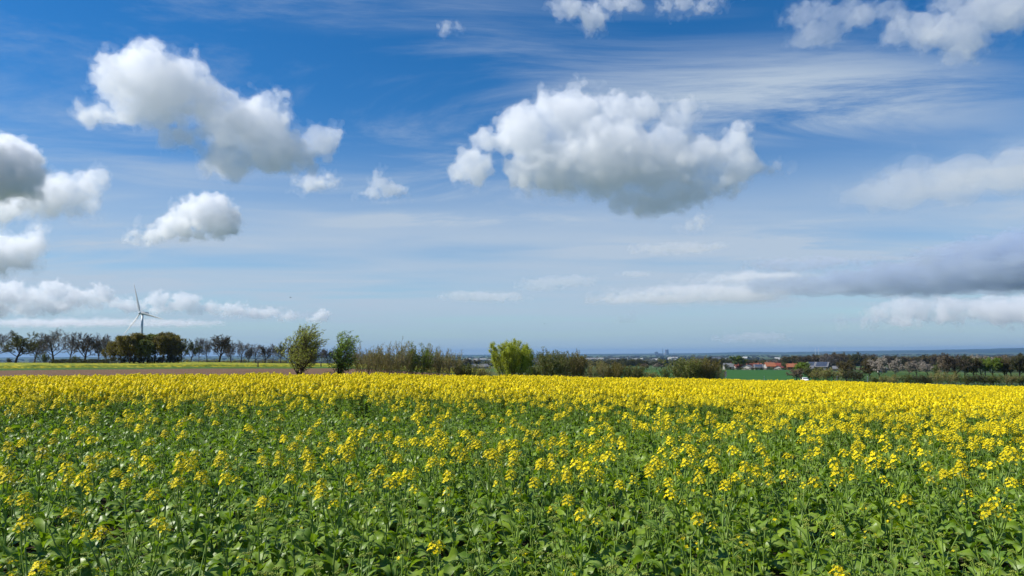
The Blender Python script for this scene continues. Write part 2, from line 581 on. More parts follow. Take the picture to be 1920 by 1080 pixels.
    o = obj(name, bpy.data.meshes.new('tmp')); md = o.modifiers.new('gn', 'NODES'); md.node_group = ng
    both = bpy.data.meshes.new_from_object(o.evaluated_get(bpy.context.evaluated_depsgraph_get()))
    # a thin frayed outer body and a denser core inside it
    outer, core = [split_body(both, k, name, mat_cloud(name, d_, .2, col)) for k, d_ in ((0, dens * .2), (1, dens * .9))]
    bpy.data.meshes.remove(both)
    o.modifiers.clear(); bpy.data.node_groups.remove(ng)
    o.data = outer
    o.location = ctr
    if core and len(core.polygons): obj('core', core, o)
    tag(o, label, 'cloud', group)
    return o


def split_body(me, idx, name, mat, share=.04):
    """the faces of one body, without the small crumbs floating beside its large pieces"""
    n = len(me.vertices); out = bpy.data.meshes.new(name); out.materials.append(mat)
    np_ = len(me.polygons)
    mi = np.zeros(np_, np.int32); me.attributes['body'].data.foreach_get('value', mi)
    ls = np.empty(np_, np.int32); lt = ls.copy(); me.polygons.foreach_get('loop_start', ls); me.polygons.foreach_get('loop_total', lt)
    lv = np.empty(len(me.loops), np.int32); me.loops.foreach_get('vertex_index', lv)
    e = np.empty(len(me.edges) * 2, np.int32); me.edges.foreach_get('vertices', e); e = e.reshape(-1, 2)
    use = np.zeros(n, bool); use[lv[np.repeat(mi == idx, lt)]] = True
    if not use.any(): return None
    e = e[use[e[:, 0]]]
    lab = np.arange(n)
    while True:                         # join the two roots of every edge, then flatten
        a, b = lab[e[:, 0]], lab[e[:, 1]]
        dif = a != b
        if not dif.any(): break
        e = e[dif]; a, b = a[dif], b[dif]
        lab[np.maximum(a, b)] = np.minimum(a, b)
        while True:
            new = lab[lab]
            if (new == lab).all(): break
            lab = new
    good = np.unique(lab[use]); cnt = np.bincount(lab, minlength=n)[good]; mx = cnt.max()
    good = good[cnt >= mx * (share if mx > 6000 else .5)]
    keep = np.isin(lab, good)
    v = np.empty(n * 3, np.float32); me.vertices.foreach_get('co', v); v = v.reshape(-1, 3)
    mp = np.cumsum(keep) - 1
    sel = np.nonzero(keep[lv[ls]])[0]
    lvl = mp[lv].tolist()
    fs = [tuple(lvl[a:a + b]) for a, b in zip(ls[sel].tolist(), lt[sel].tolist())]
    out.from_pydata(v[keep].tolist(), [], fs); out.update()
    return out


cloud('cumulus_cloud', 'large ragged white cumulus cloud with grey belly above the middle of the field', 3600,
      [(885, 312, 40, 34), (925, 262, 36, 24), (985, 250, 55, 55), (1065, 215, 62, 52), (1075, 172, 18, 22), (1150, 210, 38, 32), (1205, 208, 34, 28),
       (1035, 310, 85, 55), (1145, 290, 105, 70), (1235, 300, 85, 62), (1298, 203, 24, 14), (1258, 228, 30, 18), (1330, 290, 52, 42), (1385, 268, 24, 32),
       (1375, 318, 45, 36), (1200, 375, 60, 28), (1290, 355, 75, 32), (1430, 318, 30, 10)], dens=.009, vox=290, seed=1, nsc=.85)
cloud('cumulus_cloud', 'large white cumulus cloud with dark grey centre above the wind turbine', 3000,
      [(270, 135, 70, 40), (310, 165, 85, 52), (210, 160, 32, 30), (195, 212, 42, 16), (290, 205, 60, 25), (395, 205, 55, 34), (465, 235, 75, 50), (510, 275, 60, 42),
       (515, 205, 14, 20), (560, 285, 36, 28), (600, 268, 32, 26), (425, 300, 42, 38), (350, 255, 30, 24)], dens=.0115, vox=250, seed=3, nsc=.85)
cloud('cumulus_cloud', 'small white cumulus cloud with dark flank below the largest left-hand cloud', 4200,
      [(385, 398, 50, 28), (420, 412, 30, 28), (330, 428, 46, 18), (282, 443, 24, 8)], dens=.017, vox=130, seed=5, nsc=.6)
cloud('cumulus_cloud', 'dark bottomed cumulus cloud cut by the left edge of the picture', 3600,
      [(-30, 320, 60, 50), (15, 305, 50, 34), (40, 335, 34, 26), (-20, 360, 60, 24)], dens=.028, vox=110, seed=7, nsc=.8)
cloud('cumulus_cloud', 'pale billowy cumulus cloud just right of the dark one at the left edge', 4000,
      [(110, 362, 56, 28), (178, 338, 20, 24), (60, 378, 44, 20), (150, 380, 32, 18), (10, 395, 40, 20)], dens=.011, vox=110, seed=8, nsc=.7)
cloud('cumulus_cloud', 'cumulus cloud low at the left edge above the cloud bank', 5500,
      [(20, 470, 40, 26), (60, 465, 16, 26), (10, 492, 40, 16), (-30, 480, 40, 30)], dens=.012, vox=90, seed=9, nsc=.6)
cloud('cumulus_cloud', 'tiny oval white cloud under the right tip of the large left cloud', 4600,
      [(588, 343, 32, 11), (616, 334, 14, 10)], dens=.011, vox=70, seed=11, nsc=.5, edge=3)
cloud('cumulus_cloud', 'tiny torn white cloud left of the middle cumulus', 4600,
      [(712, 338, 14, 20), (735, 360, 30, 12), (690, 366, 16, 6)], dens=.009, vox=80, seed=12, nsc=.5, edge=3)
cloud('cumulus_cloud', 'tiny scrap of cloud below the right end of the middle cumulus', 4800,
      [(1292, 424, 22, 12), (1312, 412, 14, 8)], dens=.007, vox=60, seed=13, nsc=.5, edge=3)
cloud('cumulus_cloud', 'tiny wisp of white cloud near the top edge, left of centre', 4200,
      [(852, 52, 18, 8)], dens=.006, vox=60, seed=14, nsc=.5, edge=3)
cloud('cumulus_cloud', 'small broken white cloud at the top edge right of centre', 2600,
      [(1065, 14, 34, 20), (1115, 38, 34, 22), (1150, 5, 40, 16)], dens=.011, vox=110, seed=15, nsc=.6)
cloud('cumulus_cloud', 'flat scrap of white cloud at the top edge between two others', 2600,
      [(1292, 10, 42, 14), (1330, -10, 40, 12)], dens=.010, vox=90, seed=16, nsc=.6)
cloud('cumulus_cloud', 'thin grey white cloud hanging at the top right with a drooping tail', 2900,
      [(1505, 28, 34, 22), (1570, 22, 55, 20), (1645, 28, 44, 18), (1530, 65, 40, 22)], dens=.0042, vox=130, seed=17, nsc=.7)
cloud('cumulus_cloud', 'puffy grey white cloud in the top right corner', 2700,
      [(1715, 55, 50, 26), (1790, 60, 60, 30), (1870, 15, 90, 34), (1800, 95, 34, 22), (1690, 72, 30, 10)], dens=.0065, vox=150, seed=18, nsc=.75)
cloud('lens_cloud', 'smooth slanting pale cloud right of the middle cumulus', 5200,
      [(1660, 368, 60, 14), (1730, 348, 85, 22), (1800, 320, 60, 20)], dens=.0022, vox=120, seed=19, nsc=1.6, amp=.40, rough=.58)
cloud('lens_cloud', 'smooth pale cloud at the right edge, halfway up the sky', 5200,
      [(1900, 335, 50, 18), (1950, 310, 60, 26)], dens=.0022, vox=80, seed=20, nsc=1.4, amp=.35, rough=.5)
SHADE_GREY = (.66, .74, .85)  # shaded underside of the bank put into the vapour colour as lowered albedo
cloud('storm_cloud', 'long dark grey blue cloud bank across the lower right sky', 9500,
      [(1990, 500, 170, 28), (1850, 506, 120, 22), (1730, 514, 100, 14), (1630, 520, 70, 9)], dens=.0036, vox=170, seed=21, nsc=.75, amp=.95, flat=.35, depth=2.6, col=SHADE_GREY, edge=4)
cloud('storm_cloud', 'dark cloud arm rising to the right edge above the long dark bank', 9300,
      [(1900, 462, 70, 8), (1960, 450, 80, 12), (1820, 472, 60, 6)], dens=.0042, vox=130, seed=46, nsc=.6, amp=.7, flat=.4, depth=2.4, col=SHADE_GREY, edge=3)
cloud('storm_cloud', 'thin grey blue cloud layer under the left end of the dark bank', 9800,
      [(1600, 530, 110, 6), (1500, 536, 70, 4), (1720, 541, 150, 6)], dens=.0028, vox=170, seed=41, nsc=.7, amp=.55, flat=.3, depth=2.6, col=(.70, .78, .88), edge=3)  # vapour greyed in its colour for shade, as in the bank above
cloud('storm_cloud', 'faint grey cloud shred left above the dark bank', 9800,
      [(1480, 498, 60, 6), (1540, 492, 50, 5)], dens=.0024, vox=110, seed=47, nsc=.6, amp=.6, flat=.35, depth=2.4, col=(.74, .80, .89), edge=2.5)  # same painted shade, paler grey vapour
cloud('cumulus_cloud', 'warm lit low cumulus bank under the dark cloud on the right', 13500,
      [(1625, 602, 30, 6), (1665, 590, 34, 12), (1712, 580, 40, 18), (1740, 596, 50, 10), (1790, 574, 40, 14), (1830, 588, 60, 14), (1890, 576, 50, 18), (1960, 580, 80, 22)], dens=.0036, vox=190, seed=22, nsc=.5, edge=2, amp=1.15)
BANK = (.985, .99, .996)
cloud('cumulus_cloud', 'heaped cumulus bank low above the trees at the far left', 13000,
      [(-40, 560, 50, 28), (15, 556, 36, 16), (24, 536, 16, 10), (70, 560, 30, 14), (103, 545, 20, 18), (128, 560, 28, 12), (170, 558, 34, 14), (196, 553, 16, 10), (60, 578, 80, 8)],
      dens=.0050, vox=200, seed=23, nsc=.34, edge=1.6, amp=1.2, col=BANK)
cloud('cumulus_cloud', 'heaped cumulus bank low in the sky right behind the wind turbine', 14000,
      [(226, 570, 18, 10), (250, 574, 24, 10), (300, 562, 18, 14), (318, 576, 30, 9), (346, 566, 22, 14), (372, 578, 20, 8)], dens=.0050, vox=150, seed=24, nsc=.3, edge=1.5, amp=1.2, col=BANK)
cloud('cumulus_cloud', 'low broken cumulus bank right of the wind turbine', 14500,
      [(404, 578, 18, 9), (440, 580, 24, 10), (474, 586, 22, 8), (506, 586, 20, 9), (540, 593, 18, 8)], dens=.0050, vox=150, seed=25, nsc=.28, edge=1.4, amp=1.15, col=BANK)
cloud('cumulus_cloud', 'thin cloud strip under the heaped bank at the far left', 15500,
      [(60, 606, 80, 4), (180, 604, 70, 4), (330, 606, 60, 4)], dens=.0030, vox=150, seed=48, nsc=.3, edge=1.2, amp=.8, flat=.5, depth=2.0, col=BANK)
cloud('cumulus_cloud', 'tiny white cumulus puff above the leafy tree', 12500,
      [(602, 590, 15, 9), (590, 598, 12, 4)], dens=.008, vox=60, seed=26, nsc=.3, edge=1.5)
cloud('lens_cloud', 'thin dark grey cloud streak low in the middle of the sky', 11000,
      [(905, 556, 55, 8), (860, 553, 30, 4), (960, 560, 30, 4)], dens=.0030, vox=110, seed=27, nsc=.35, amp=.5, flat=.5)
cloud('lens_cloud', 'thin wave shaped grey cloud low above the far power station', 11000,
      [(1050, 528, 60, 8), (1010, 540, 36, 5), (1090, 520, 18, 3)], dens=.0022, vox=110, seed=28, nsc=.4, amp=.4, flat=.5)
cloud('lens_cloud', 'small dark lens cloud low right of the sky middle', 11000,
      [(1186, 514, 26, 4)], dens=.004, vox=60, seed=29, nsc=.3, amp=.35, flat=.5)
cloud('lens_cloud', 'long grey cloud streak low between the middle and the dark bank', 11000,
      [(1330, 545, 110, 8), (1250, 560, 120, 7), (1420, 520, 80, 8), (1400, 555, 60, 10)], dens=.0024, vox=160, seed=30, nsc=.5, amp=.5, flat=.45, depth=2.0)
cloud('lens_cloud', 'pale flat cloud streak under the middle cumulus', 7500,
      [(1290, 464, 60, 6), (1230, 468, 40, 4)], dens=.0020, vox=90, seed=42, nsc=.5, amp=.5, flat=.4, depth=2.0, edge=3)
cloud('lens_cloud', 'small cream cloud scrap low above the far power station', 12500,
      [(1420, 632, 50, 7), (1370, 636, 24, 3)], dens=.0020, vox=90, seed=43, nsc=.4, amp=.5, flat=.5, edge=3)
cloud('lens_cloud', 'faint torn cloud low between willow and power station', 11000,
      [(1170, 600, 24, 5), (1186, 590, 8, 8)], dens=.0020, vox=70, seed=44, nsc=.3, amp=.4, flat=.6, col=(.8, .86, .93), edge=2)

# ------------------------------------------------------------------ trees and bushes
def rv(rng):
    return Vector((rng.gauss(0, 1), rng.gauss(0, 1), rng.gauss(0, 1)))


def tree_model(seed, levels, leaf=None, stems=1, stem_spread=0.0, trunk_r=.022, bark=None, twig=None, foliage=None,
               wind=(0, 0, 0), limb_levels=2, trunk_len=.5, twig_r=.0035, first_dir=(0, 0, 1), env=None):
    """unit-height tree: tubes for trunk and limbs (part trunk), thin twigs and leaf faces (part crown)"""
    rng = random.Random(seed)
    br = []; wind = Vector(wind)

    def branch(p, d, L, r, lev):
        P = levels[lev]; n = P.get('seg', 3)
        pts = [p.copy()]; rad = [r]
        d = d.normalized()
        if env and lev:
            for _ in range(4):
                q = p + (d + Vector((0, 0, P.get('up', .05)))).normalized() * L - Vector((0, 0, env[0]))
                if (q.x / env[1]) ** 2 + (q.y / env[1]) ** 2 + (q.z / env[2]) ** 2 > rng.uniform(.82, 1.14): L *= .78
        for k in range(n):
            d = (d + rv(rng) * P.get('wob', .12) + Vector((0, 0, 1)) * P.get('up', .05) + wind * (lev + .3)).normalized()
            p = p + d * (L / n); pts.append(p.copy()); rad.append(r * (1 - .68 * (k + 1) / n))
        br.append((pts, rad, lev))
        if lev + 1 >= len(levels): return
        Q = levels[lev + 1]; m = rng.randint(*Q['n']); ph = rng.random() * 6.28
        for i in range(m):
            t = Q.get('start', .3) + (1 - Q.get('start', .3)) * (i + rng.random()) / m
            t = min(t, .999); x = t * n; k = int(x); u = x - k
            q = pts[k].lerp(pts[k + 1], u); dd = (pts[k + 1] - pts[k]).normalized()
            a = dd.orthogonal().normalized(); ph += 2.4 + rng.uniform(-.4, .4)
            a.rotate(Matrix.Rotation(ph, 3, dd))
            ang = R(rng.uniform(*Q['ang'])) * (1 - Q.get('tip', .35) * t)
            cd = dd * math.cos(ang) + a * math.sin(ang)
            cl = L * Q['len'] * rng.uniform(.75, 1.2) * (1 - Q.get('short', .35) * t)
            rr = (rad[k] * (1 - u) + rad[k + 1] * u) * Q.get('rad', .55)
            branch(q, cd, cl, max(rr, twig_r), lev + 1)

    for s_ in range(stems):
        a = 2.4 * s_ + rng.random(); q = stem_spread * math.sqrt((s_ + .3) / max(1, stems))
        d0 = Vector(first_dir) + Vector((math.cos(a), math.sin(a), 0)) * (q * 2.2 if stems > 1 else 0)
        branch(Vector((math.cos(a) * q, math.sin(a) * q, -.03)) if stems > 1 else Vector((0, 0, -.03)), d0,
               trunk_len * (rng.uniform(.75, 1.1) if stems > 1 else 1), trunk_r * (rng.uniform(.6, 1.1) if stems > 1 else 1), 0)
    top = sorted(max(q.z for q in b[0]) for b in br)[-max(1, len(br) // 150)]
    sc = 1 / top
    T, C = MB(), MB()
    for pts, rad, lev in br:
        pts = [p * sc for p in pts]
        if lev < limb_levels:
            T.tube(pts, [max(r * sc, twig_r) for r in rad], 6 if lev == 0 else 4)
        else:
            a = (pts[1] - pts[0]).orthogonal().normalized()
            a.rotate(Matrix.Rotation(rng.random() * 6.28, 3, (pts[1] - pts[0]).normalized()))
            vv = []
            for p, r in zip(pts, rad):
                w = max(r * sc, twig_r * .8) * 1.0
                vv += [tuple(p - a * w), tuple(p + a * w)]
            C.add(vv, [(2 * i, 2 * i + 1, 2 * i + 3, 2 * i + 2) for i in range(len(pts) - 1)], 0)
        if leaf and lev >= leaf.get('lev', len(levels) - 1):
            for _ in range(rng.randint(*leaf['n'])):
                t = rng.random() ** .7; x = t * (len(pts) - 1.001); k = int(x)
                p = pts[k].lerp(pts[k + 1], x - k) + rv(rng) * leaf['spread']
                s_ = leaf['size'] * rng.uniform(.6, 1.3)
                e = rv(rng).normalized(); g = e.cross(rv(rng)).normalized() * .62
                C.add([tuple(p - e * s_), tuple(p + g * s_), tuple(p + e * s_), tuple(p - g * s_)], [(0, 1, 2, 3)], 1)
    v = np.array(C.v)
    w = float(np.percentile(np.hypot(v[:, 0] - np.median(v[:, 0]), v[:, 1] - np.median(v[:, 1])), 97))
    name = 'tree_model'
    return dict(trunk=T.mesh(name + '_trunk', [bark], True), crown=C.mesh(name + '_crown', [twig or bark, foliage or bark]), w=2 * w)


BARK_GREY = mat_bark('bark_grey', (.085, .075, .066))
BARK_DARK = mat_bark('bark_dark', (.045, .036, .028))
TWIG_GREY = mat_bark('twig_grey', (.17, .15, .135))
TWIG_BROWN = mat_bark('twig_brown', (.10, .080, .054))
TWIG_RED = mat_bark('twig_reddish', (.27, .215, .11))
LF_OLIVE = mat_leaf('leaf_olive', (.11, .10, .022), (.20, .16, .036), nscale=4)
LF_OLIVE2 = mat_leaf('leaf_olive_green', (.085, .11, .02), (.15, .165, .036), nscale=4)
LF_BUD = mat_leaf('leaf_buds', (.16, .165, .04), (.24, .23, .065), nscale=4)
LF_GREEN = mat_leaf('leaf_spring_green', (.22, .26, .040), (.34, .37, .075), nscale=4, transl=.5)
LF_FRESH = mat_leaf('leaf_fresh_green', (.14, .23, .04), (.22, .32, .07), nscale=4, transl=.5)
LF_LIME = mat_leaf('leaf_lime', (.40, .45, .045), (.52, .55, .075), nscale=4, transl=.5, tgain=1.3)
LF_BRIGHT = mat_leaf('leaf_bright', (.10, .17, .015), (.17, .22, .025), nscale=4)
LF_BROWN = mat_leaf('leaf_brown', (.075, .060, .022), (.12, .098, .035), nscale=4)
LF_DARK = mat_leaf('leaf_dark', (.032, .040, .012), (.065, .068, .022), nscale=4)
BLOSSOM = mat_leaf('blossom_white', (.26, .22, .19), (.44, .39, .34), transl=.2, nscale=4, tgain=1.0)
BLOSSOM_TAN = mat_leaf('blossom_tan', (.16, .12, .08), (.26, .21, .14), transl=.2, nscale=4, tgain=1.0)

FAN = lambda a, b, c: [dict(seg=5, wob=.05, up=.05), dict(n=a, start=.36, ang=(42, 72), len=.74, seg=4, wob=.11, up=.17, short=.28, rad=.55),
                       dict(n=b, start=.22, ang=(25, 58), len=.50, seg=3, wob=.15, up=.05, rad=.5),
                       dict(n=c, start=.12, ang=(25, 60), len=.52, seg=2, wob=.18, up=.02, rad=.5),
                       dict(n=(6, 9), start=.05, ang=(20, 65), len=.55, seg=1, wob=.2, up=.03, rad=.6)]
DOME = (.60, .43, .42)
def fan_tree(seed, a, b, c, **k):
    return tree_model(seed, FAN(a, b, c), limb_levels=2, env=k.pop('env', DOME), **k)


BARE = [fan_tree(100 + i, (13, 16), (7, 9), (5, 6), bark=BARK_GREY if i % 2 else BARK_DARK, twig=TWIG_GREY, trunk_len=.60, trunk_r=.019, twig_r=.0024,
                 env=(.60, (.43, .36, .46, .40)[i], (.42, .44, .40, .42)[i])) for i in range(4)]
BARE_DARK = [fan_tree(120 + i, (13, 16), (7, 9), (5, 6), bark=BARK_DARK, twig=TWIG_BROWN, trunk_len=.58, trunk_r=.024, twig_r=.0036) for i in range(2)]
BUDDING = [fan_tree(130 + i, (13, 15), (7, 8), (4, 6), leaf=dict(n=(1, 2), size=.010, spread=.01), bark=BARK_DARK, twig=TWIG_BROWN, foliage=LF_OLIVE2, trunk_len=.58, trunk_r=.022, twig_r=.0028) for i in range(2)]
GROVE = [fan_tree(140 + i, (15, 18), (7, 8), (4, 5), leaf=dict(n=(2, 4), size=.017, spread=.022), bark=BARK_DARK, twig=TWIG_BROWN, foliage=LF_OLIVE if i < 2 else LF_OLIVE2,
                  trunk_len=.66, trunk_r=.020, twig_r=.003, env=(.53, .44, .49)) for i in range(3)]
BROWN = [fan_tree(150 + i, (12, 15), (6, 7), (4, 5), leaf=dict(n=(1, 3), size=.015, spread=.02), bark=BARK_DARK, twig=TWIG_BROWN, foliage=LF_BROWN if i % 2 else LF_DARK,
                  trunk_len=.55, trunk_r=.022, twig_r=.003) for i in range(4)]
BLOOM = [fan_tree(160 + i, (9, 11), (6, 7), (3, 4), leaf=dict(n=(2, 4), size=.017, spread=.02), bark=BARK_DARK, twig=TWIG_BROWN, foliage=BLOSSOM if i < 2 else BLOSSOM_TAN,
                  trunk_len=.55, trunk_r=.02, twig_r=.003) for i in range(3)]
LIMETREE = [fan_tree(170 + i, (10, 12), (6, 7), (3, 4), leaf=dict(n=(3, 4), size=.018, spread=.022), bark=BARK_DARK, twig=TWIG_BROWN, foliage=LF_BRIGHT,
                     trunk_len=.55, trunk_r=.02, twig_r=.003) for i in range(2)]


def plant(kind, model, px, d, top, wpx, label, cat, group=None, rz=None, tilt=None, rng=random.Random(5)):
    """stand a tree or bush on the ground: its top reaches the row `top` of the photograph, its crown is wpx wide there"""
    g = gp(px, d)
    h = pt(px, top, d).z - g.z
    w = wpx * d / F * 1.12
    s = w / model['w']
    e = empty(kind, g, rng.random() * 6.28 if rz is None else rz, (s, s, h))
    if tilt: e.rotation_euler = (tilt[0], tilt[1], e.rotation_euler.z)
    stem = 'stems' if cat in ('bush', 'shrub') else 'trunk'
    obj(stem, model['trunk'], e); obj('crown', model['crown'], e)
    tag(e, label, cat, group)
    return e


# the avenue on the left skyline: (column, distance, top row, crown width, model, label or None)
AV = 'bare trees of the avenue on the skyline'
AVL = 'small far avenue tree behind or right of the round leafy tree'
for px, d, top, w, mdl, lab in [
    (-12, 285, 620, 46, BARE[0], 'dark bare avenue tree cut by the left edge'),
    (29, 280, 623, 50, BUDDING[0], 'dense dark olive tree, second from the left edge'),
    (64, 290, 636, 30, BARE[1], 'small slender bare tree between the olive tree and a wide grey one'),
    (101, 280, 618, 46, BARE[2], 'widest bare grey tree left of the low hedge'),
    (130, 292, 622, 30, BARE[3], 'tall narrow bare grey tree above the low hedge'),
    (157, 284, 625, 40, BARE_DARK[0], 'dark brown round bare tree above the low hedge'),
    (184, 292, 626, 28, BARE[1], 'bare grey tree close to the left of the olive grove'),
    (199, 296, 633, 22, BUDDING[1], 'thin budding tree beside the left end of the olive grove'),
    (340, 300, 636, 26, BUDDING[1], 'greenish budding tree at the right end of the olive grove'),
    (358, 302, 637, 24, BUDDING[0], None), (373, 304, 633, 18, BARE[3], None), (389, 304, 634, 24, BARE[0], None),
    (411, 300, 629, 40, BARE_DARK[1], 'largest dark bare tree right of the olive grove'),
    (434, 310, 645, 20, BARE[1], None), (452, 312, 639, 28, BARE[2], None), (467, 318, 651, 16, BARE_DARK[0], None),
    (480, 318, 645, 22, BARE[3], None), (497, 322, 648, 20, BARE_DARK[1], None), (512, 326, 644, 18, BARE[0], None),
    (526, 328, 642, 20, BUDDING[0], 'greenish avenue tree touching the left side of the leafy tree'),
    (543, 335, 646, 20, BARE[1], None), (560, 345, 648, 20, BARE[2], None), (578, 352, 650, 18, BARE_DARK[0], None),
    (592, 360, 652, 20, BARE[3], None), (603, 366, 655, 14, BARE[0], None), (614, 372, 655, 20, BARE_DARK[1], None), (627, 380, 656, 16, BARE[1], None),
    (641, 388, 658, 18, BARE[2], None), (656, 396, 658, 16, BARE_DARK[0], None), (671, 402, 659, 18, BARE[3], None), (688, 410, 661, 18, BARE[0], None),
    (706, 416, 662, 18, BARE_DARK[1], None), (724, 420, 664, 18, BARE[1], None)]:
    ORD = {358: 'second', 373: 'third', 389: 'fourth', 434: 'sixth', 452: 'seventh', 467: 'eighth', 480: 'ninth', 497: 'tenth', 512: 'eleventh'}
    if px in ORD: lab = '%s avenue tree of the row, counted rightwards from the olive grove' % ORD[px]
    plant('avenue_tree', mdl, px, d, top, w, lab or AVL, 'tree', AV)

# undergrowth at the foot of the avenue
SHRUB_LEVELS = [dict(seg=4, wob=.10, up=.16), dict(n=(6, 8), start=.2, ang=(18, 48), len=.55, seg=3, wob=.14, up=.10),
                dict(n=(4, 6), start=.15, ang=(18, 50), len=.5, seg=2, wob=.16, up=.08), dict(n=(2, 4), start=.1, ang=(20, 50), len=.5, seg=1, wob=.2)]
BUSHY = tree_model(200, SHRUB_LEVELS, leaf=dict(n=(2, 4), size=.022, spread=.03), stems=8, stem_spread=.16, bark=BARK_DARK, twig=TWIG_BROWN, foliage=LF_OLIVE2, trunk_r=.012, trunk_len=.7, limb_levels=1)
BUSHY_DARK = tree_model(201, SHRUB_LEVELS, leaf=dict(n=(3, 5), size=.022, spread=.03), stems=9, stem_spread=.18, bark=BARK_DARK, twig=TWIG_BROWN, foliage=LF_DARK, trunk_r=.012, trunk_len=.7, limb_levels=1)
BUSHY_TAN = tree_model(202, SHRUB_LEVELS, leaf=dict(n=(1, 3), size=.018, spread=.03), stems=9, stem_spread=.18, bark=BARK_DARK, twig=TWIG_RED, foliage=LF_BUD, trunk_r=.010, trunk_len=.7, limb_levels=1)
plant('bush', BUSHY, 84, 274, 661, 22, 'small leafy bush at the foot of the widest bare tree', 'bush')
plant('bush', BUSHY, 140, 282, 666, 18, 'small pale green bush behind the middle of the low hedge', 'bush')
plant('bush', BUSHY_DARK, 17, 296, 671, 8, 'tiny dark bush on the skyline at the far left', 'bush')
for px, w, top in ((318, 18, 664), (331, 20, 666), (213, 16, 668), (230, 18, 668), (248, 18, 666), (266, 18, 667), (284, 18, 666), (301, 18, 667)):
    plant('bush', BUSHY_DARK, px, 234, top, w, 'dark low bush at the foot of the olive grove', 'bush', 'dark bushes under the grove')
for k, px in enumerate(range(352, 540, 13)):
    plant('bush', BUSHY_TAN, px, 330, 673 + (k * 7) % 4, 15, 'low brown bush between the trunks of the avenue right of the grove', 'bush', 'undergrowth of the avenue')

# olive brown grove around the turbine foot
GR = 'trees of the olive brown grove'
for px, d, top, w, k, lab in [(212, 238, 642, 26, 0, 'outermost small olive brown tree at the left of the grove'), (226, 235, 632, 34, 0, None), (243, 231, 626, 38, 1, None), (262, 236, 628, 36, 0, None),
                              (252, 244, 627, 34, 1, None), (276, 242, 630, 34, 2, None), (290, 236, 627, 38, 2, None), (304, 232, 624, 38, 1, 'tallest olive brown tree of the grove, right of the turbine tower'),
                              (318, 236, 628, 36, 1, None), (327, 240, 637, 30, 0, None), (270, 229, 638, 28, 2, None), (234, 246, 634, 34, 2, None)]:
    plant('grove_tree', GROVE[k], px, d, top, w, lab or 'olive brown leafy tree standing inside the dense grove', 'tree', GR)


# clipped hedge, left of the grove
def build_hedge():
    rng = random.Random(8); C, T = MB(), MB()
    a, b = gp(96, 240), gp(208, 236); L = (b - a).length; ux = (b - a).normalized(); uy = Vector((-ux.y, ux.x, 0)); H = 1.95; Wd = 1.3
    for _ in range(9000):
        x = rng.random() * L; hh = H * (1 - .10 * math.sin(x * .9) ** 2 - .08 * rng.random())
        z = hh * rng.random() ** .6; y = rng.uniform(-1, 1) * Wd * (1 - .25 * z / H)
        p = ux * x + uy * y + Vector((0, 0, z)); s_ = rng.uniform(.05, .13); e = rv(rng).normalized(); g = e.cross(rv(rng)).normalized() * .6
        C.add([tuple(p - e * s_), tuple(p + g * s_), tuple(p + e * s_), tuple(p - g * s_)], [(0, 1, 2, 3)])
    for i in range(60):
        p = ux * (L * (i + .5) / 60) + uy * rng.uniform(-.6, .6)
        T.tube([p, p + Vector((rng.uniform(-.2, .2), rng.uniform(-.2, .2), 1.7))], [.05, .02], 4)
    e = empty('hedge', a)
    obj('stems', T.mesh('hedge_stems', [BARK_DARK]), e); obj('foliage', C.mesh('hedge_foliage', [LF_DARK]), e)
    tag(e, 'long low clipped dark hedge left of the olive grove', 'hedge')


build_hedge()

# hedgerow behind the field: leafy trees, bare shrubs, the lime green willow
WINDY = [dict(seg=6, wob=.07, up=.03), dict(n=(15, 18), start=.12, ang=(28, 58), len=.58, seg=4, wob=.12, up=.14, short=.35, rad=.5),
         dict(n=(8, 10), start=.12, ang=(22, 55), len=.50, seg=3, wob=.15, up=.05), dict(n=(5, 7), start=.1, ang=(20, 55), len=.52, seg=2, wob=.18, up=.02)]
BIGLEAFY = tree_model(301, WINDY, leaf=dict(n=(1, 3), lev=2, size=.0105, spread=.012), bark=BARK_DARK, twig=TWIG_BROWN, foliage=LF_GREEN, trunk_len=.72, trunk_r=.024,
                      wind=(.05, 0, .0), stems=3, stem_spread=.06, twig_r=.0022)
SLIM = tree_model(302, [dict(seg=6, wob=.06, up=.02), dict(n=(14, 17), start=.08, ang=(25, 50), len=.36, seg=3, wob=.14, up=.12, short=.1, rad=.5),
                        dict(n=(6, 8), start=.1, ang=(22, 55), len=.55, seg=3, wob=.16, up=.05), dict(n=(4, 6), start=.1, ang=(20, 55), len=.5, seg=1, wob=.18)],
                  leaf=dict(n=(2, 3), lev=2, size=.0115, spread=.012), bark=BARK_DARK, twig=TWIG_BROWN, foliage=LF_FRESH, trunk_len=.85, trunk_r=.022, wind=(.075, 0, 0),
                  stems=2, stem_spread=.03, twig_r=.0024, first_dir=(-.1, 0, 1))
plant('leafy_tree', BIGLEAFY, 563, 66, 609, 82, 'round spring green tree with feathery twigs, tallest behind the field edge', 'tree', rz=0)
plant('leafy_tree', SLIM, 641, 67, 622, 54, 'slim green tree leaning right beside the round leafy tree', 'tree', rz=0)

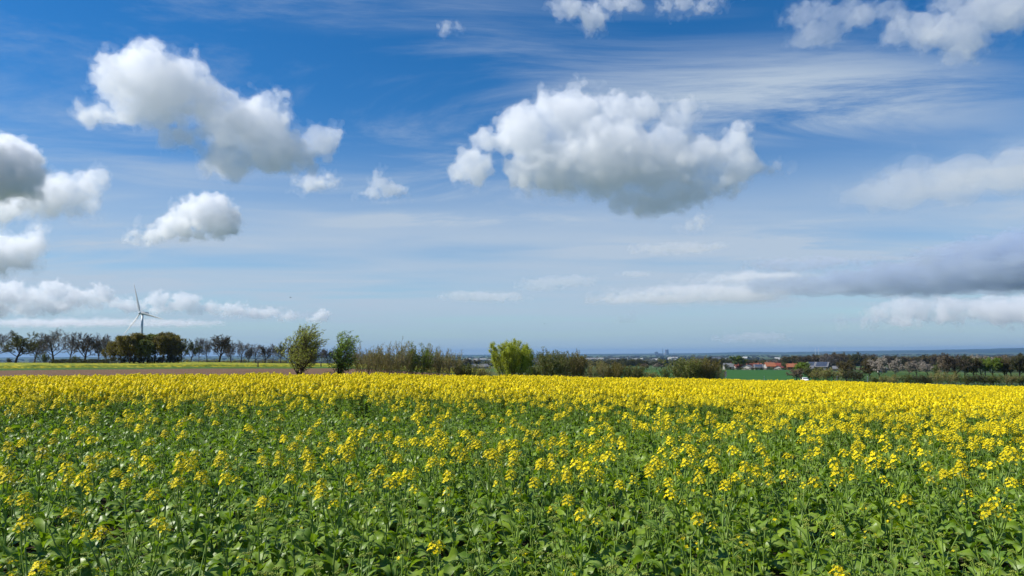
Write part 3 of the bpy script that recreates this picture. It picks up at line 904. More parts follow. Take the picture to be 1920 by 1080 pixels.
SPIKY = [dict(seg=5, wob=.07, up=.10), dict(n=(7, 9), start=.18, ang=(15, 40), len=.48, seg=3, wob=.10, up=.18, tip=.1),
         dict(n=(4, 6), start=.1, ang=(15, 45), len=.45, seg=2, wob=.12, up=.14), dict(n=(2, 3), start=.1, ang=(20, 50), len=.4, seg=1, wob=.2)]
SHRUB_BARE = [tree_model(310 + i, SPIKY, leaf=dict(n=(1, 3), size=.012, spread=.014), stems=24, stem_spread=.26, bark=TWIG_RED, twig=TWIG_RED, foliage=LF_BUD,
                         trunk_len=.85, trunk_r=.006, limb_levels=1, twig_r=.0030) for i in range(3)]
SHRUB_GREEN = tree_model(315, SPIKY, leaf=dict(n=(2, 4), lev=2, size=.015, spread=.014), stems=18, stem_spread=.22, bark=BARK_DARK, twig=TWIG_RED, foliage=LF_BRIGHT,
                         trunk_len=.85, trunk_r=.006, limb_levels=1, twig_r=.0026)
SHRUB_OLIVE = [tree_model(317 + i, SPIKY, leaf=dict(n=(2, 4), lev=2, size=.017, spread=.016), stems=26, stem_spread=.28, bark=BARK_DARK, twig=TWIG_RED, foliage=LF_OLIVE if i else LF_OLIVE2,
                          trunk_len=.85, trunk_r=.006, limb_levels=1, twig_r=.0028) for i in range(2)]
WILLOW = tree_model(320, [dict(seg=5, wob=.06, up=.12), dict(n=(9, 11), start=.12, ang=(15, 42), len=.50, seg=4, wob=.10, up=.16, tip=.1),
                          dict(n=(6, 8), start=.1, ang=(15, 42), len=.45, seg=3, wob=.12, up=.10), dict(n=(3, 4), start=.1, ang=(20, 45), len=.5, seg=2, wob=.15, up=.0)],
                    leaf=dict(n=(5, 8), lev=2, size=.0100, spread=.020), stems=20, stem_spread=.24, bark=BARK_DARK, twig=mat_bark('twig_yellow', (.20, .19, .05)),
                    foliage=LF_LIME, trunk_len=.85, trunk_r=.012, limb_levels=1, twig_r=.0022, wind=(.02, 0, 0), env=(.42, .46, .62))
for px, d, top, w, mdl, lab in [
    (688, 70, 646, 60, SHRUB_BARE[0], 'bare reddish brown shrub right beside the slim leaning tree'),
    (720, 73, 655, 52, SHRUB_BARE[1], 'low bare brown shrub between two taller bare shrubs'),
    (748, 71, 641, 56, SHRUB_BARE[2], 'tallest bare shrub with spiky grey twigs, left of the greening shrub'),
    (782, 72, 644, 54, SHRUB_GREEN, 'bare shrub just turning yellow green among brown shrubs'),
    (815, 74, 648, 52, SHRUB_BARE[0], 'bare grey brown shrub right of the greening shrub'),
    (843, 76, 656, 50, SHRUB_BARE[1], 'last bare brown shrub before the gap in the hedgerow'),
    (872, 77, 681, 46, SHRUB_OLIVE[0], 'low olive scrub at the left end of the hedgerow gap'),
    (905, 78, 686, 44, BUSHY_TAN, 'low tan scrub in the hedgerow gap left of the willow'),
    (961, 76, 640, 78, WILLOW, 'bright lime green willow bush behind the field'),
    (1005, 79, 684, 30, SHRUB_OLIVE[0], 'low olive scrub squeezed against the right side of the willow'),
    (1036, 80, 657, 64, SHRUB_OLIVE[0], 'tall olive brown bush right of the lime green willow'),
    (1076, 82, 662, 54, SHRUB_OLIVE[1], 'olive brown bush, second right of the willow'),
    (1112, 84, 674, 46, SHRUB_BARE[2], 'lower brownish bush, third right of the willow'),
    (1148, 86, 678, 48, SHRUB_OLIVE[1], 'low olive scrub in the middle of the hedgerow'),
    (1186, 88, 685, 46, SHRUB_OLIVE[0], 'lowest olive scrub before the bright green field'),
    (1216, 90, 694, 40, BUSHY_TAN, 'flat tan scrub in front of the bright green field'),
    (1246, 92, 687, 24, BUSHY, 'small round dark green bush beside the dense brown bush'),
    (1284, 94, 671, 62, SHRUB_OLIVE[0], 'dense olive brown bush right of the small round bush'),
    (1320, 95, 672, 54, SHRUB_OLIVE[1], 'dense brown bush with dark base at the left of the green field'),
    (1342, 97, 679, 34, SHRUB_BARE[1], 'tan bush at the right end of the dense bushes')]:
    plant('hedgerow_bush', mdl, px, d, top, w, lab, 'bush', 'hedgerow behind the rapeseed field')

# bush group by the road, right
for px, d, top, w, mdl, lab in [
    (1491, 226, 692, 28, BLOOM[2], 'pale flowering bush at the left end of the roadside bushes'),
    (1500, 232, 680, 34, LIMETREE[0], 'yellow green bush at the left of the roadside bushes'),
    (1517, 228, 686, 36, BUSHY, 'green roadside bush in front of the solar roof barn'),
    (1540, 226, 690, 40, BUSHY_TAN, 'brown roadside bush under the solar roof barn'),
    (1562, 224, 690, 40, BUSHY_TAN, 'tan round bush in the middle of the roadside bushes'),
    (1585, 228, 676, 28, BROWN[1], 'taller brown tree standing out of the roadside bushes'),
    (1594, 222, 694, 36, BUSHY_DARK, 'dark bush at the right end of the roadside bushes'),
    (1528, 236, 689, 30, BUSHY_DARK, 'dark bush behind the brown roadside bush'),
    (1608, 220, 698, 24, BUSHY_DARK, 'lowest dark bush at the right tip of the roadside bushes')]:
    plant('roadside_bush', mdl, px, d, top, w, lab, 'bush', 'bushes beside the road')

# trees on the meadow to the right
for px, d, top, w, mdl, lab in [
    (1628, 232, 673, 24, BROWN[1], 'brown bare tree with thin trunk, first right of the roadside bushes'),
    (1646, 230, 670, 28, BLOOM[0], 'white blossoming tree with dark trunk, second right of the roadside bushes'),
    (1675, 232, 672, 26, BLOOM[1], 'white blossoming tree with olive top, third right of the roadside bushes'),
    (1702, 300, 678, 18, BLOOM[2], 'tan blossoming tree left of the brightest white one'),
    (1716, 296, 676, 24, BLOOM[0], 'brightest white blossoming tree in the middle of the meadow'),
    (1738, 290, 680, 26, BLOOM[1], 'low white blossoming tree right of the brightest one'),
    (1755, 300, 681, 22, BUSHY, 'pale green bush left of the slender pale tree'),
    (1770, 240, 668, 20, BLOOM[2], 'slender pale tan tree left of the big dark tree'),
    (1792, 236, 662, 44, BARE_DARK[0], 'biggest dark bare tree on the right meadow'),
    (1806, 244, 667, 28, BROWN[0], 'dark brown tree close behind the biggest dark tree'),
    (1822, 248, 669, 26, BROWN[1], 'brown tree left of the first lime green tree'),
    (1838, 250, 673, 24, LIMETREE[0], 'first of two lime green trees, left one, on the right meadow'),
    (1860, 252, 672, 28, LIMETREE[1], 'second lime green tree, right one, more yellowish'),
    (1880, 254, 670, 26, BROWN[1], 'brown tree right of the two lime green trees'),
    (1893, 256, 673, 24, BROWN[3], 'brown bare tree near the right edge'),
    (1908, 250, 664, 34, BROWN[0], 'dark tree at the right edge of the picture'),
    (1932, 250, 667, 36, BARE_DARK[1], 'dark bare tree cut by the right edge'),
    (1828, 330, 666, 20, BLOOM[1], 'far white blossoming crown behind the dark trees'),
    (1845, 340, 667, 26, BLOOM[0], 'far white blossoming crown above the first lime green tree'),
    (1885, 340, 667, 30, BLOOM[2], 'far pale blossoming crown above the brown trees at the right')]:
    plant('meadow_tree', mdl, px, d, top, w, lab, 'tree', 'trees on the right meadow')
for k, (px, top, w) in enumerate([(1640, 704, 30), (1668, 702, 34), (1700, 701, 40), (1728, 703, 34), (1756, 696, 30), (1782, 697, 28), (1806, 703, 34), (1832, 702, 36), (1860, 702, 38), (1888, 702, 38), (1915, 703, 38)]):
    m_ = [BUSHY, BUSHY_TAN, BUSHY, BUSHY_DARK][k % 4] if px not in (1756, 1782) else BUSHY_TAN
    plant('roadside_scrub', m_, px, 145, top, w, 'upright tan scrub beneath the slender pale tree' if px == 1756 else 'upright tan scrub beneath the biggest dark tree' if px == 1782 else
          'low scrub in the row along the field edge on the right', 'bush', 'low scrub along the right field edge')

# wood behind the village
rngw = random.Random(77)
WG = 'trees of the wood behind the village'
for k in range(74):
    px = 1300 + 640 * (k + .5) / 74 + rngw.uniform(-5, 5)
    d = rngw.uniform(600, 760) if px < 1480 or px > 1600 else rngw.uniform(560, 700)
    top = float(np.interp(px, [1300, 1330, 1365, 1400, 1440, 1480, 1520, 1560, 1600, 1650, 1720, 1760, 1800, 1860, 1940],
                          [672, 669, 672, 674, 676, 668, 664, 661, 662, 668, 667, 664, 668, 667, 667])) + rngw.uniform(-1, 3.5)
    mdl = rngw.choice([BROWN[0], BROWN[1], BROWN[2], BROWN[3], BARE_DARK[0], BARE_DARK[1], BARE[0]])
    plant('wood_tree', mdl, px, d, top, rngw.uniform(20, 32), 'dark brown tree crowded in the wood behind the houses on the right', 'tree', WG, rng=rngw)
for px, d, top, w, mdl, lab in [
    (1386, 535, 668, 24, LIMETREE[1], 'bright green tree standing among the village houses'),
    (1430, 560, 676, 14, BUDDING[0], 'olive tree behind the orange roofed houses'),
    (1471, 540, 680, 16, BUDDING[1], 'olive tree between the village and the last orange roof'),
    (1361, 530, 682, 10, BUDDING[0], 'small dark tree at the left end of the village'),
    (1440, 600, 678, 12, BLOOM[0], 'small white blossoming tree behind the orange roofs'),
    (1552, 500, 679, 14, BLOOM[1], 'white blossoming tree at the right gable of the barn')]:
    plant('village_tree', mdl, px, d, top, w, lab, 'tree', 'trees of the village')
for k, px in enumerate(range(1364, 1486, 9)):
    plant('garden_bush', BUSHY_DARK if k % 3 else BUSHY, px, 503, 689 + (k * 5) % 3, 12, 'dark garden hedge bush along the far edge of the green field', 'bush', 'garden hedge of the village')
# dark trees in the middle distance, between willow and dense bushes
for px, d, top, w, mdl, lab in [
    (1120, 700, 676, 40, BROWN[2], None), (1150, 720, 674, 44, BROWN[0], None), (1180, 700, 673, 40, BROWN[2], None), (1207, 690, 675, 36, BROWN[0], None), (1100, 800, 677, 30, BROWN[1], None),
    (1075, 760, 678, 34, BROWN[0], None), (1240, 700, 678, 26, BROWN[2], None),
    (910, 640, 675, 11, BUDDING[0], 'single round dark tree seen in the hedgerow gap'),
    (876, 700, 672, 18, BROWN[1], 'reddish brown far tree at the left of the hedgerow gap'), (893, 720, 674, 16, BROWN[3], 'second reddish brown far tree in the hedgerow gap'),
    (1212, 470, 682, 20, BLOOM[2], 'left of two pale blossoming bushes behind the low scrub'), (1230, 480, 681, 18, BLOOM[1], 'right of two pale blossoming bushes behind the low scrub')]:
    plant('distant_tree', mdl, px, d, top, w, lab or 'dark far tree above the low scrub in the middle distance', 'tree', 'dark trees in the middle distance')


def build_far_wood():
    """woods and tree rows over the plain, too far to tell the trees apart"""
    rng = random.Random(31); M = MB()
    for _ in range(2600):
        px = rng.uniform(700, 2050) if rng.random() < .8 else rng.uniform(-60, 700)
        d = 1100 * (8.5 ** (rng.random() ** .8))
        x, y = d * math.sin(az_of(px)), d * math.cos(az_of(px))
        if mnoise.noise(Vector((x * .0016, y * .0030, 9))) < -.05 and rng.random() < .8: continue
        r = rng.uniform(4, 8) * (1 + d / 9000); h = rng.uniform(7, 12); z = tz(x, y)
        base = len(M.v); n = 7
        sx = rng.uniform(1, 2.6)
        rings = [(.0, .75), (.4, 1.05), (.75, .8), (1.0, .25)]
        vv = []
        for q, s_ in rings:
            for j in range(n):
                a = 6.283 * j / n + q
                k = s_ * rng.uniform(.75, 1.2) * r
                vv.append((x + math.cos(a) * k * sx, y + math.sin(a) * k, z - .5 + h * q * rng.uniform(.85, 1.15)))
        ff = [(i * n + j, i * n + (j + 1) % n, (i + 1) * n + (j + 1) % n, (i + 1) * n + j) for i in range(3) for j in range(n)] + [tuple(range(3 * n, 4 * n))]
        M.add(vv, ff)
    t = NT('far_wood'); c = t.ramp(t.noise(.006, 4, .7, vec=t.pos()), [(.3, (.024, .028, .014)), (.55, (.05, .05, .025)), (.75, (.075, .06, .035))])
    tag(obj('distant_woodland', M.mesh('distant_woodland', [t.principled(c, .95, .1)])), 'dark strips of woodland scattered over the plain below the horizon', 'woodland', kind='stuff')


build_far_wood()

# ------------------------------------------------------------------ wind turbines
WHITE_STEEL = mat_plain('turbine_paint', (.62, .62, .60), .45, .4, .06, .2)


def turbine_model():
    """unit: metres, hub at 65 m, blades 36 m; the rotor axis points along -Y"""
    e = empty('wind_turbine')
    T = MB(); zs = [0, 8, 20, 35, 50, 63.2]
    T.tube([(0, 0, z) for z in zs], [2.0, 1.85, 1.65, 1.4, 1.2, 1.05], 20, cap=True)
    for z, r in ((21, 1.66), (43, 1.33)):
        T.tube([(0, 0, z - .12), (0, 0, z + .12)], [r, r], 20)
    tw = obj('tower', T.mesh('turbine_tower', [WHITE_STEEL], True), e)
    D = MB(); D.box((-.5, -2.02, 0), (.5, -1.96, 2.2)); obj('door', D.mesh('turbine_door', [mat_plain('door_grey', (.25, .26, .27))]), tw)
    N_ = MB(); N_.tube([(0, y, 65) for y in (-2.2, -1.4, 1.5, 5.0, 7.6, 8.2)], [1.3, 1.75, 1.9, 1.75, 1.35, .7], 14, cap=True)
    N_.tube([(0, 6.2, 66.4), (0, 6.2, 68.6)], [.08, .05], 5)
    obj('nacelle', N_.mesh('turbine_nacelle', [WHITE_STEEL], True), e)
    H = MB(); H.tube([(0, y, 65) for y in (-2.2, -3.0, -4.2, -5.0, -5.5)], [1.55, 1.7, 1.5, .9, .15], 14, cap=True)
    obj('hub', H.mesh('turbine_hub', [WHITE_STEEL], True), e)
    L = 34.6
    for k in range(3):
        B = MB(); st = 14; pr = 10
        for i in range(st + 1):
            s = i / st; r = 1.2 + L * s
            ch = np.interp(s, [0, .04, .16, .5, .85, 1], [1.3, 1.4, 3.1, 1.9, .95, .18]); th = np.interp(s, [0, .05, .2, 1], [1.2, 1.0, .42, .05])
            tw_ = R(np.interp(s, [0, .15, 1], [22, 18, 1])); bend = -.8 * s * s
            for j in range(pr):
                q = 6.283 * j / pr; cx = ch * (.5 * math.cos(q) - .15); cy = th * .5 * math.sin(q)
                B.v.append((cx * math.cos(tw_) - cy * math.sin(tw_), cx * math.sin(tw_) + cy * math.cos(tw_) + bend, r))
        for i in range(st):
            for j in range(pr):
                B.f.append((i * pr + j, i * pr + (j + 1) % pr, (i + 1) * pr + (j + 1) % pr, (i + 1) * pr + j)); B.m.append(0)
        B.f.append(tuple(st * pr + j for j in range(pr))); B.m.append(0)
        o = obj('blade', B.mesh('turbine_blade', [WHITE_STEEL], True), e, (0, -3.4, 65), (0, R(-17 + 120 * k), 0))
    return e


turb = turbine_model()
g = gp(264, 905)
hubz = pt(262, 587, 905).z
turb.location = (g.x, g.y, g.z)
k = (hubz - g.z) / 65
turb.scale = (k, k, k)
turb.rotation_euler = (0, 0, az_of(262) * -1 + R(-47))
tag(turb, 'tall white wind turbine with three blades rising behind the olive grove', 'wind turbine')
for n_, (px, top, d, rz) in enumerate([(1529, 650, 10500, .3), (1535, 649, 10800, .6), (1566, 651, 10600, -.4)]):
    q = copy_tree(turb); g = gp(px, d); q.location = g; h = (pt(px, top, d).z - g.z) / 100; q.scale = (h, h, h); q.rotation_euler = (0, 0, rz)
    tag(q, ['faint far wind turbine above the ridge, leftmost of three', 'faint far wind turbine above the ridge, middle of three', 'faint far wind turbine above the ridge, standing alone on the right of three'][n_], 'wind turbine', 'far wind turbines on the horizon')

# ------------------------------------------------------------------ village houses
PLASTER = mat_plain('plaster_white', (.38, .365, .34), .85, .2, .08, .6)
PLASTER_G = mat_plain('plaster_grey', (.33, .33, .32), .85, .2, .1, .6)
BRICK = mat_plain('brick_wall', (.26, .11, .07), .9, .2, .3, 3)
WOOD_DK = mat_plain('dark_boards', (.075, .05, .035), .85, .2, .3, 2)
PANE = NT('window_pane').principled((.03, .04, .05), .08, .6)
FRAME = mat_plain('window_frame', (.75, .75, .73), .6, .3, .05)


def mat_tiles(name, col):
    t = NT(name); n = t.noise(1.6, 6, .75)
    w = t.N('ShaderNodeTexWave'); w.inputs['Scale'].default_value = 1.6; w.bands_direction = 'Z'; tc = t.N('ShaderNodeTexCoord'); t.K(tc.outputs['Object'], w.inputs['Vector'])
    c = t.ramp(n, [(.3, tuple(q * .65 for q in col)), (.7, tuple(min(1, q * 1.3) for q in col))])
    return t.principled(c, .85, .2, bump=(w.outputs[0], .5, .05))


RED = mat_tiles('roof_red', (.17, .055, .036)); ORANGE = mat_tiles('roof_orange', (.27, .10, .05)); GREYR = mat_tiles('roof_grey', (.14, .145, .155)); DKRED = mat_tiles('roof_dark_red', (.20, .05, .035))
SOLAR = NT('solar_glass').principled((.055, .065, .09), .22, .7)
SOLAR_FRAME = mat_plain('panel_frame', (.35, .36, .38), .4, .5, .05, metal=.6)


def window(parent, x, y, z, w=1.1, h=1.2, face='y', s=-1):
    """window on a wall facing s along axis `face`; frame bars with the pane set back as sub-part"""
    M = MB(); b = .09; t_ = .06
    rects = [(-w / 2, 0, -w / 2 + b, h), (w / 2 - b, 0, w / 2, h), (-w / 2 + b, 0, w / 2 - b, b), (-w / 2 + b, h - b, w / 2 - b, h), (-b / 2, b, b / 2, h - b)]
    for x0, z0, x1, z1 in rects: M.box((x0, -t_, z0), (x1, t_, z1))
    f = obj('window', M.mesh('window', [FRAME]), parent, (x, y, z), (0, 0, 0 if face == 'y' else R(90)))
    Pm = MB(); Pm.box((-w / 2 + .02, -.02, .02), (w / 2 - .02, .02, h - .02))
    obj('pane', Pm.mesh('pane', [PANE]), f)


def house(px, d, wpx, top, label, roof=RED, wall=PLASTER, rz=0.0, depth=8.0, wall_h=None, name='house', panels=None, chimney=True, gable_front=False):
    """gabled house; ridge along local X unless turned by rz"""
    g = gp(px, d); L = wpx * d / F; H = pt(px, top, d).z - g.z
    L = max(L, 4.0)
    wh = wall_h if wall_h else H * .5
    e = empty(name, g, -az_of(px) + rz)
    W2 = depth / 2; L2 = L / 2
    M = MB()
    M.add([(-L2, -W2, -1), (L2, -W2, -1), (L2, W2, -1), (-L2, W2, -1), (-L2, -W2, wh), (L2, -W2, wh), (L2, W2, wh), (-L2, W2, wh), (-L2, 0, H - .25), (L2, 0, H - .25)],
          [(0, 1, 5, 4), (2, 3, 7, 6), (1, 2, 6, 9, 5), (3, 0, 4, 8, 7)])
    obj('wall', M.mesh('house_wall', [wall]), e)
    ov = .45; rf = None
    for s in (-1, 1):
        Q = MB(); sl_ = (H - wh) / W2; y1 = W2 + ov; z1 = wh - ov * sl_ + .02; th = .22
        y0, y1_, x0, x1 = 0.0, s * y1, -L2 - ov, L2 + ov
        top4 = [(x0, y0, H), (x1, y0, H), (x1, y1_, z1), (x0, y1_, z1)]
        Q.add(top4 + [(a, b, c - th) for a, b, c in top4], [(0, 1, 2, 3) if s < 0 else (3, 2, 1, 0), (7, 6, 5, 4), (0, 4, 5, 1), (1, 5, 6, 2), (2, 6, 7, 3), (3, 7, 4, 0)])
        r_ = obj('roof', Q.mesh('house_roof', [roof]), e)
        if s < 0: rf = r_
    if chimney:
        Ch = MB(); cx = L2 * .35; Ch.box((cx - .35, .5, H - 1.2), (cx + .35, 1.2, H + .75)); Ch.box((cx - .42, .43, H + .75), (cx + .42, 1.27, H + .87))
        obj('chimney', Ch.mesh('chimney', [BRICK]), rf)
    nwin = max(2, int(L / 2.6))
    for i in range(nwin):
        x = -L2 + L * (i + .5) / nwin
        if i == nwin // 2:
            D = MB(); D.box((-.5, -.06, 0), (.5, .05, 2.05)); dr = obj('door', D.mesh('door', [WOOD_DK]), e, (x, -W2 - .01, 0))
            h_ = MB(); h_.box((.32, -.12, 1.0), (.40, -.06, 1.08)); obj('handle', h_.mesh('door_handle', [FRAME]), dr)
        elif wh > 2.1: window(e, x, -W2 - .01, min(.9, wh - 1.4))
    for s in (-1, 1):
        if H > 5: window(e, s * (L2 + .01), 0, wh + .1, 1.0, 1.1, 'x')
        if wh > 2.2:
            for y in (-W2 * .5, W2 * .5): window(e, s * (L2 + .01), y, .8, 1.0, 1.2, 'x')
    if panels:
        nx, ny = panels; a = math.atan2(H - wh, W2); slope = W2 / math.cos(a)
        pw = (L - 1.0) / nx; ph = (slope - .6) / ny
        PM = MB(); PM.box((-pw / 2 + .05, -ph / 2 + .05, 0), (pw / 2 - .05, ph / 2 - .05, .05)); pm = PM.mesh('solar_panel', [SOLAR])
        for i in range(nx):
            for j in range(ny):
                if nx > 5 and i == nx // 2 - 1: continue
                x = -L2 + .5 + pw * (i + .5); sd = .3 + ph * (j + .5)
                y = -sd * math.cos(a); z = H - sd * math.sin(a) + .07
                obj('solar_panel', pm, rf, (x, y, z), (a, 0, 0))
    tag(e, label, 'barn' if name == 'barn' else 'house', None if name == 'barn' else 'houses of the village')
    return e


house(1367, 545, 20, 681, 'grey roofed pale house at the left end of the village', GREYR, PLASTER, .15, 8)
house(1383, 540, 11, 683, 'small red roofed house left of the bright green tree', RED, PLASTER_G, .2, 8)
house(1401, 530, 9, 684, 'white gabled house right of the bright green tree', GREYR, PLASTER, R(62), 7, wall_h=1.6)
house(1411, 538, 12, 681.5, 'red roofed brick house beside the white gable', RED, BRICK, .1, 8)
house(1421, 528, 15, 683, 'house with grey solar panels below an orange roof', GREYR, PLASTER, .1, 8, panels=(3, 2))
house(1420, 552, 12, 681, 'orange roof rising behind the solar panelled house', ORANGE, PLASTER, .2, 8)
house(1442, 536, 15, 679.5, 'orange roofed house with white verge, tallest of the village', ORANGE, PLASTER, .25, 9)
house(1455, 544, 13, 680.5, 'dark red roofed house left of a small white gable', DKRED, BRICK, .1, 8)
house(1460, 532, 7, 685, 'small white gable at the right end of the red roofs', DKRED, PLASTER, R(65), 6, wall_h=1.5, chimney=False)
house(1483, 540, 17, 681.5, 'orange roofed house standing alone right of the village', ORANGE, BRICK, .15, 9)
house(1533, 470, 34, 678.5, 'large barn with two fields of solar panels on its roof', GREYR, WOOD_DK, R(-8), 13, name='barn', panels=(9, 3), chimney=False)
house(1516, 462, 14, 685.5, 'low dark shed against the left side of the barn', GREYR, WOOD_DK, R(-6), 7, chimney=False)
house(1568, 480, 12, 686, 'low white building right of the barn', GREYR, PLASTER, .0, 6, chimney=False)
house(1652, 430, 9, 688, 'low pale shed behind the blossoming trees', GREYR, PLASTER, .1, 6, chimney=False)
# farm with pale glasshouse roofs in the hedgerow gap
house(898, 560, 22, 683, 'long low pale grey building in the hedgerow gap', GREYR, PLASTER_G, .05, 8, chimney=False)
house(887, 575, 3, 681.5, 'small white gabled building in the hedgerow gap', GREYR, PLASTER, R(70), 5, chimney=False)
house(909, 570, 6, 682, 'white cottage beside the single dark tree in the hedgerow gap', GREYR, PLASTER, .3, 6, chimney=False)

# ------------------------------------------------------------------ far town, churches, power station
FAR_WALL = mat_plain('town_wall', (.42, .41, .39), .9, .2, .15, .05)
STONE_FAR = mat_plain('church_stone', (.24, .23, .22), .9, .2, .2, .1)
SLATE = mat_plain('church_slate', (.09, .10, .11), .8, .3, .2, .1)


def small_house_mesh(w, dp, h, name='town_house'):
    M = MB()
    M.box((-w / 2, -dp / 2, 0), (w / 2, dp / 2, h * .6), 0)
    x0, x1, y = -w / 2 - .4, w / 2 + .4, dp / 2 + .4
    R_ = MB(); R_.add([(x0, -y, h * .58), (x1, -y, h * .58), (x1, y, h * .58), (x0, y, h * .58), (x0, 0, h), (x1, 0, h)], [(0, 1, 5, 4), (2, 3, 4, 5), (1, 2, 5), (3, 0, 4), (3, 2, 1, 0)])
    return M.mesh(name, [FAR_WALL]), R_


TM = [small_house_mesh(w, dp, h) for w, dp, h in ((14, 10, 10), (22, 12, 11), (11, 9, 8.5))]
TROOFS = [q[1].mesh('town_roof', [mm]) for q in TM for mm in (GREYR, PLASTER_G)]
rngt = random.Random(14)
for k in range(56):
    px = rngt.choice([rngt.uniform(1095, 1270), rngt.uniform(1100, 1200), rngt.uniform(870, 925), rngt.uniform(1330, 1480)])
    d = rngt.uniform(2300, 3600); g = gp(px, d); i = rngt.randrange(3)
    e = empty('town_house', g, rngt.uniform(-.8, .8)); s_ = rngt.uniform(.9, 1.4); e.scale = (s_, s_, s_)
    obj('wall', TM[i][0], e); obj('roof', TROOFS[i * 2 + rngt.randrange(2)], e)
    tag(e, 'tiny pale house of the far town below the horizon', 'house', 'houses of the far town')


def church(px, d, top, label, w=8, twin=False):
    g = gp(px, d); H = pt(px, top, d).z - g.z; e = empty('church', g, rngt.uniform(-.3, .3))
    for x in ((-w * .75, w * .75) if twin else (0,)):
        T = MB(); T.box((x - w / 2, -w / 2, 0), (x + w / 2, w / 2, H * .58)); to = obj('tower', T.mesh('church_tower', [STONE_FAR]), e)
        P = MB(); z0 = H * .58
        P.add([(x - w * .55, -w * .55, z0), (x + w * .55, -w * .55, z0), (x + w * .55, w * .55, z0), (x - w * .55, w * .55, z0), (x, 0, H)], [(0, 1, 4), (1, 2, 4), (2, 3, 4), (3, 0, 4), (3, 2, 1, 0)])
        obj('spire', P.mesh('church_spire', [SLATE]), to)
    Nv = MB(); Nv.box((w * .6 if not twin else w * 1.3, -w * .6, 0), (w * 4, w * .6, H * .26)); nv = obj('nave', Nv.mesh('church_nave', [STONE_FAR]), e)
    Rf = MB(); x0, x1 = (w * .6 if not twin else w * 1.3), w * 4.05; y = w * .7
    Rf.add([(x0, -y, H * .25), (x1, -y, H * .25), (x1, y, H * .25), (x0, y, H * .25), (x0, 0, H * .42), (x1, 0, H * .42)], [(0, 1, 5, 4), (2, 3, 4, 5), (1, 2, 5), (3, 0, 4), (3, 2, 1, 0)])
    obj('roof', Rf.mesh('church_roof', [SLATE]), nv)
    tag(e, label, 'church')


church(1181, 3000, 666.5, 'far church with two dark pointed towers in the town', 8, True)
church(1099, 3000, 668, 'far slim church spire above the olive brown bush', 7)
church(1154, 3000, 672, 'small far church spire between the two larger ones', 7)

CONC = mat_plain('plant_concrete', (.10, .11, .13), .9, .2, .1, .02)


def build_power_station():
    d = 12000.0; k = d / F; g = gp(1246, 11800); e = empty('power_station', (g.x, g.y, -14), -az_of(1246)); z0 = -14
    def H(py): return pt(1246, py, d).z - z0
    X = lambda px: (px - 1246) * k
    # cooling tower with a waist
    M = MB(); n = 24; hh = H(655.6); zz = [0, .2, .45, .7, .85, 1.0]; rr = [3.9, 3.55, 3.2, 3.05, 3.1, 3.25]
    M.tube([(X(1250.2), 60, z * hh) for z in zz], [r * k for r in rr], n, cap=True)
    obj('cooling_tower', M.mesh('cooling_tower', [CONC], True), e)
    C = MB(); C.tube([(X(1243), 0, 0), (X(1243), 0, H(653.8))], [.55 * k, .4 * k], 12, cap=True); obj('chimney', C.mesh('plant_chimney', [CONC], True), e)
    B = MB(); B.box((X(1229), -200, 0), (X(1235), 200, H(660.3))); B.box((X(1231), -150, H(660.3)), (X(1233.6), 150, H(659.4))); obj('boiler_house', B.mesh('boiler_house', [CONC]), e)
    T = MB(); T.box((X(1235), -180, 0), (X(1242), 180, H(662.6))); obj('turbine_hall', T.mesh('turbine_hall', [CONC]), e)
    W_ = MB(); W_.box((X(1244.6), -330, 0), (X(1246.4), -210, H(661.4))); obj('silo', W_.mesh('plant_silo', [PLASTER]), e)
    tag(e, 'hazy blue power station with cooling tower on the horizon', 'power station')


build_power_station()

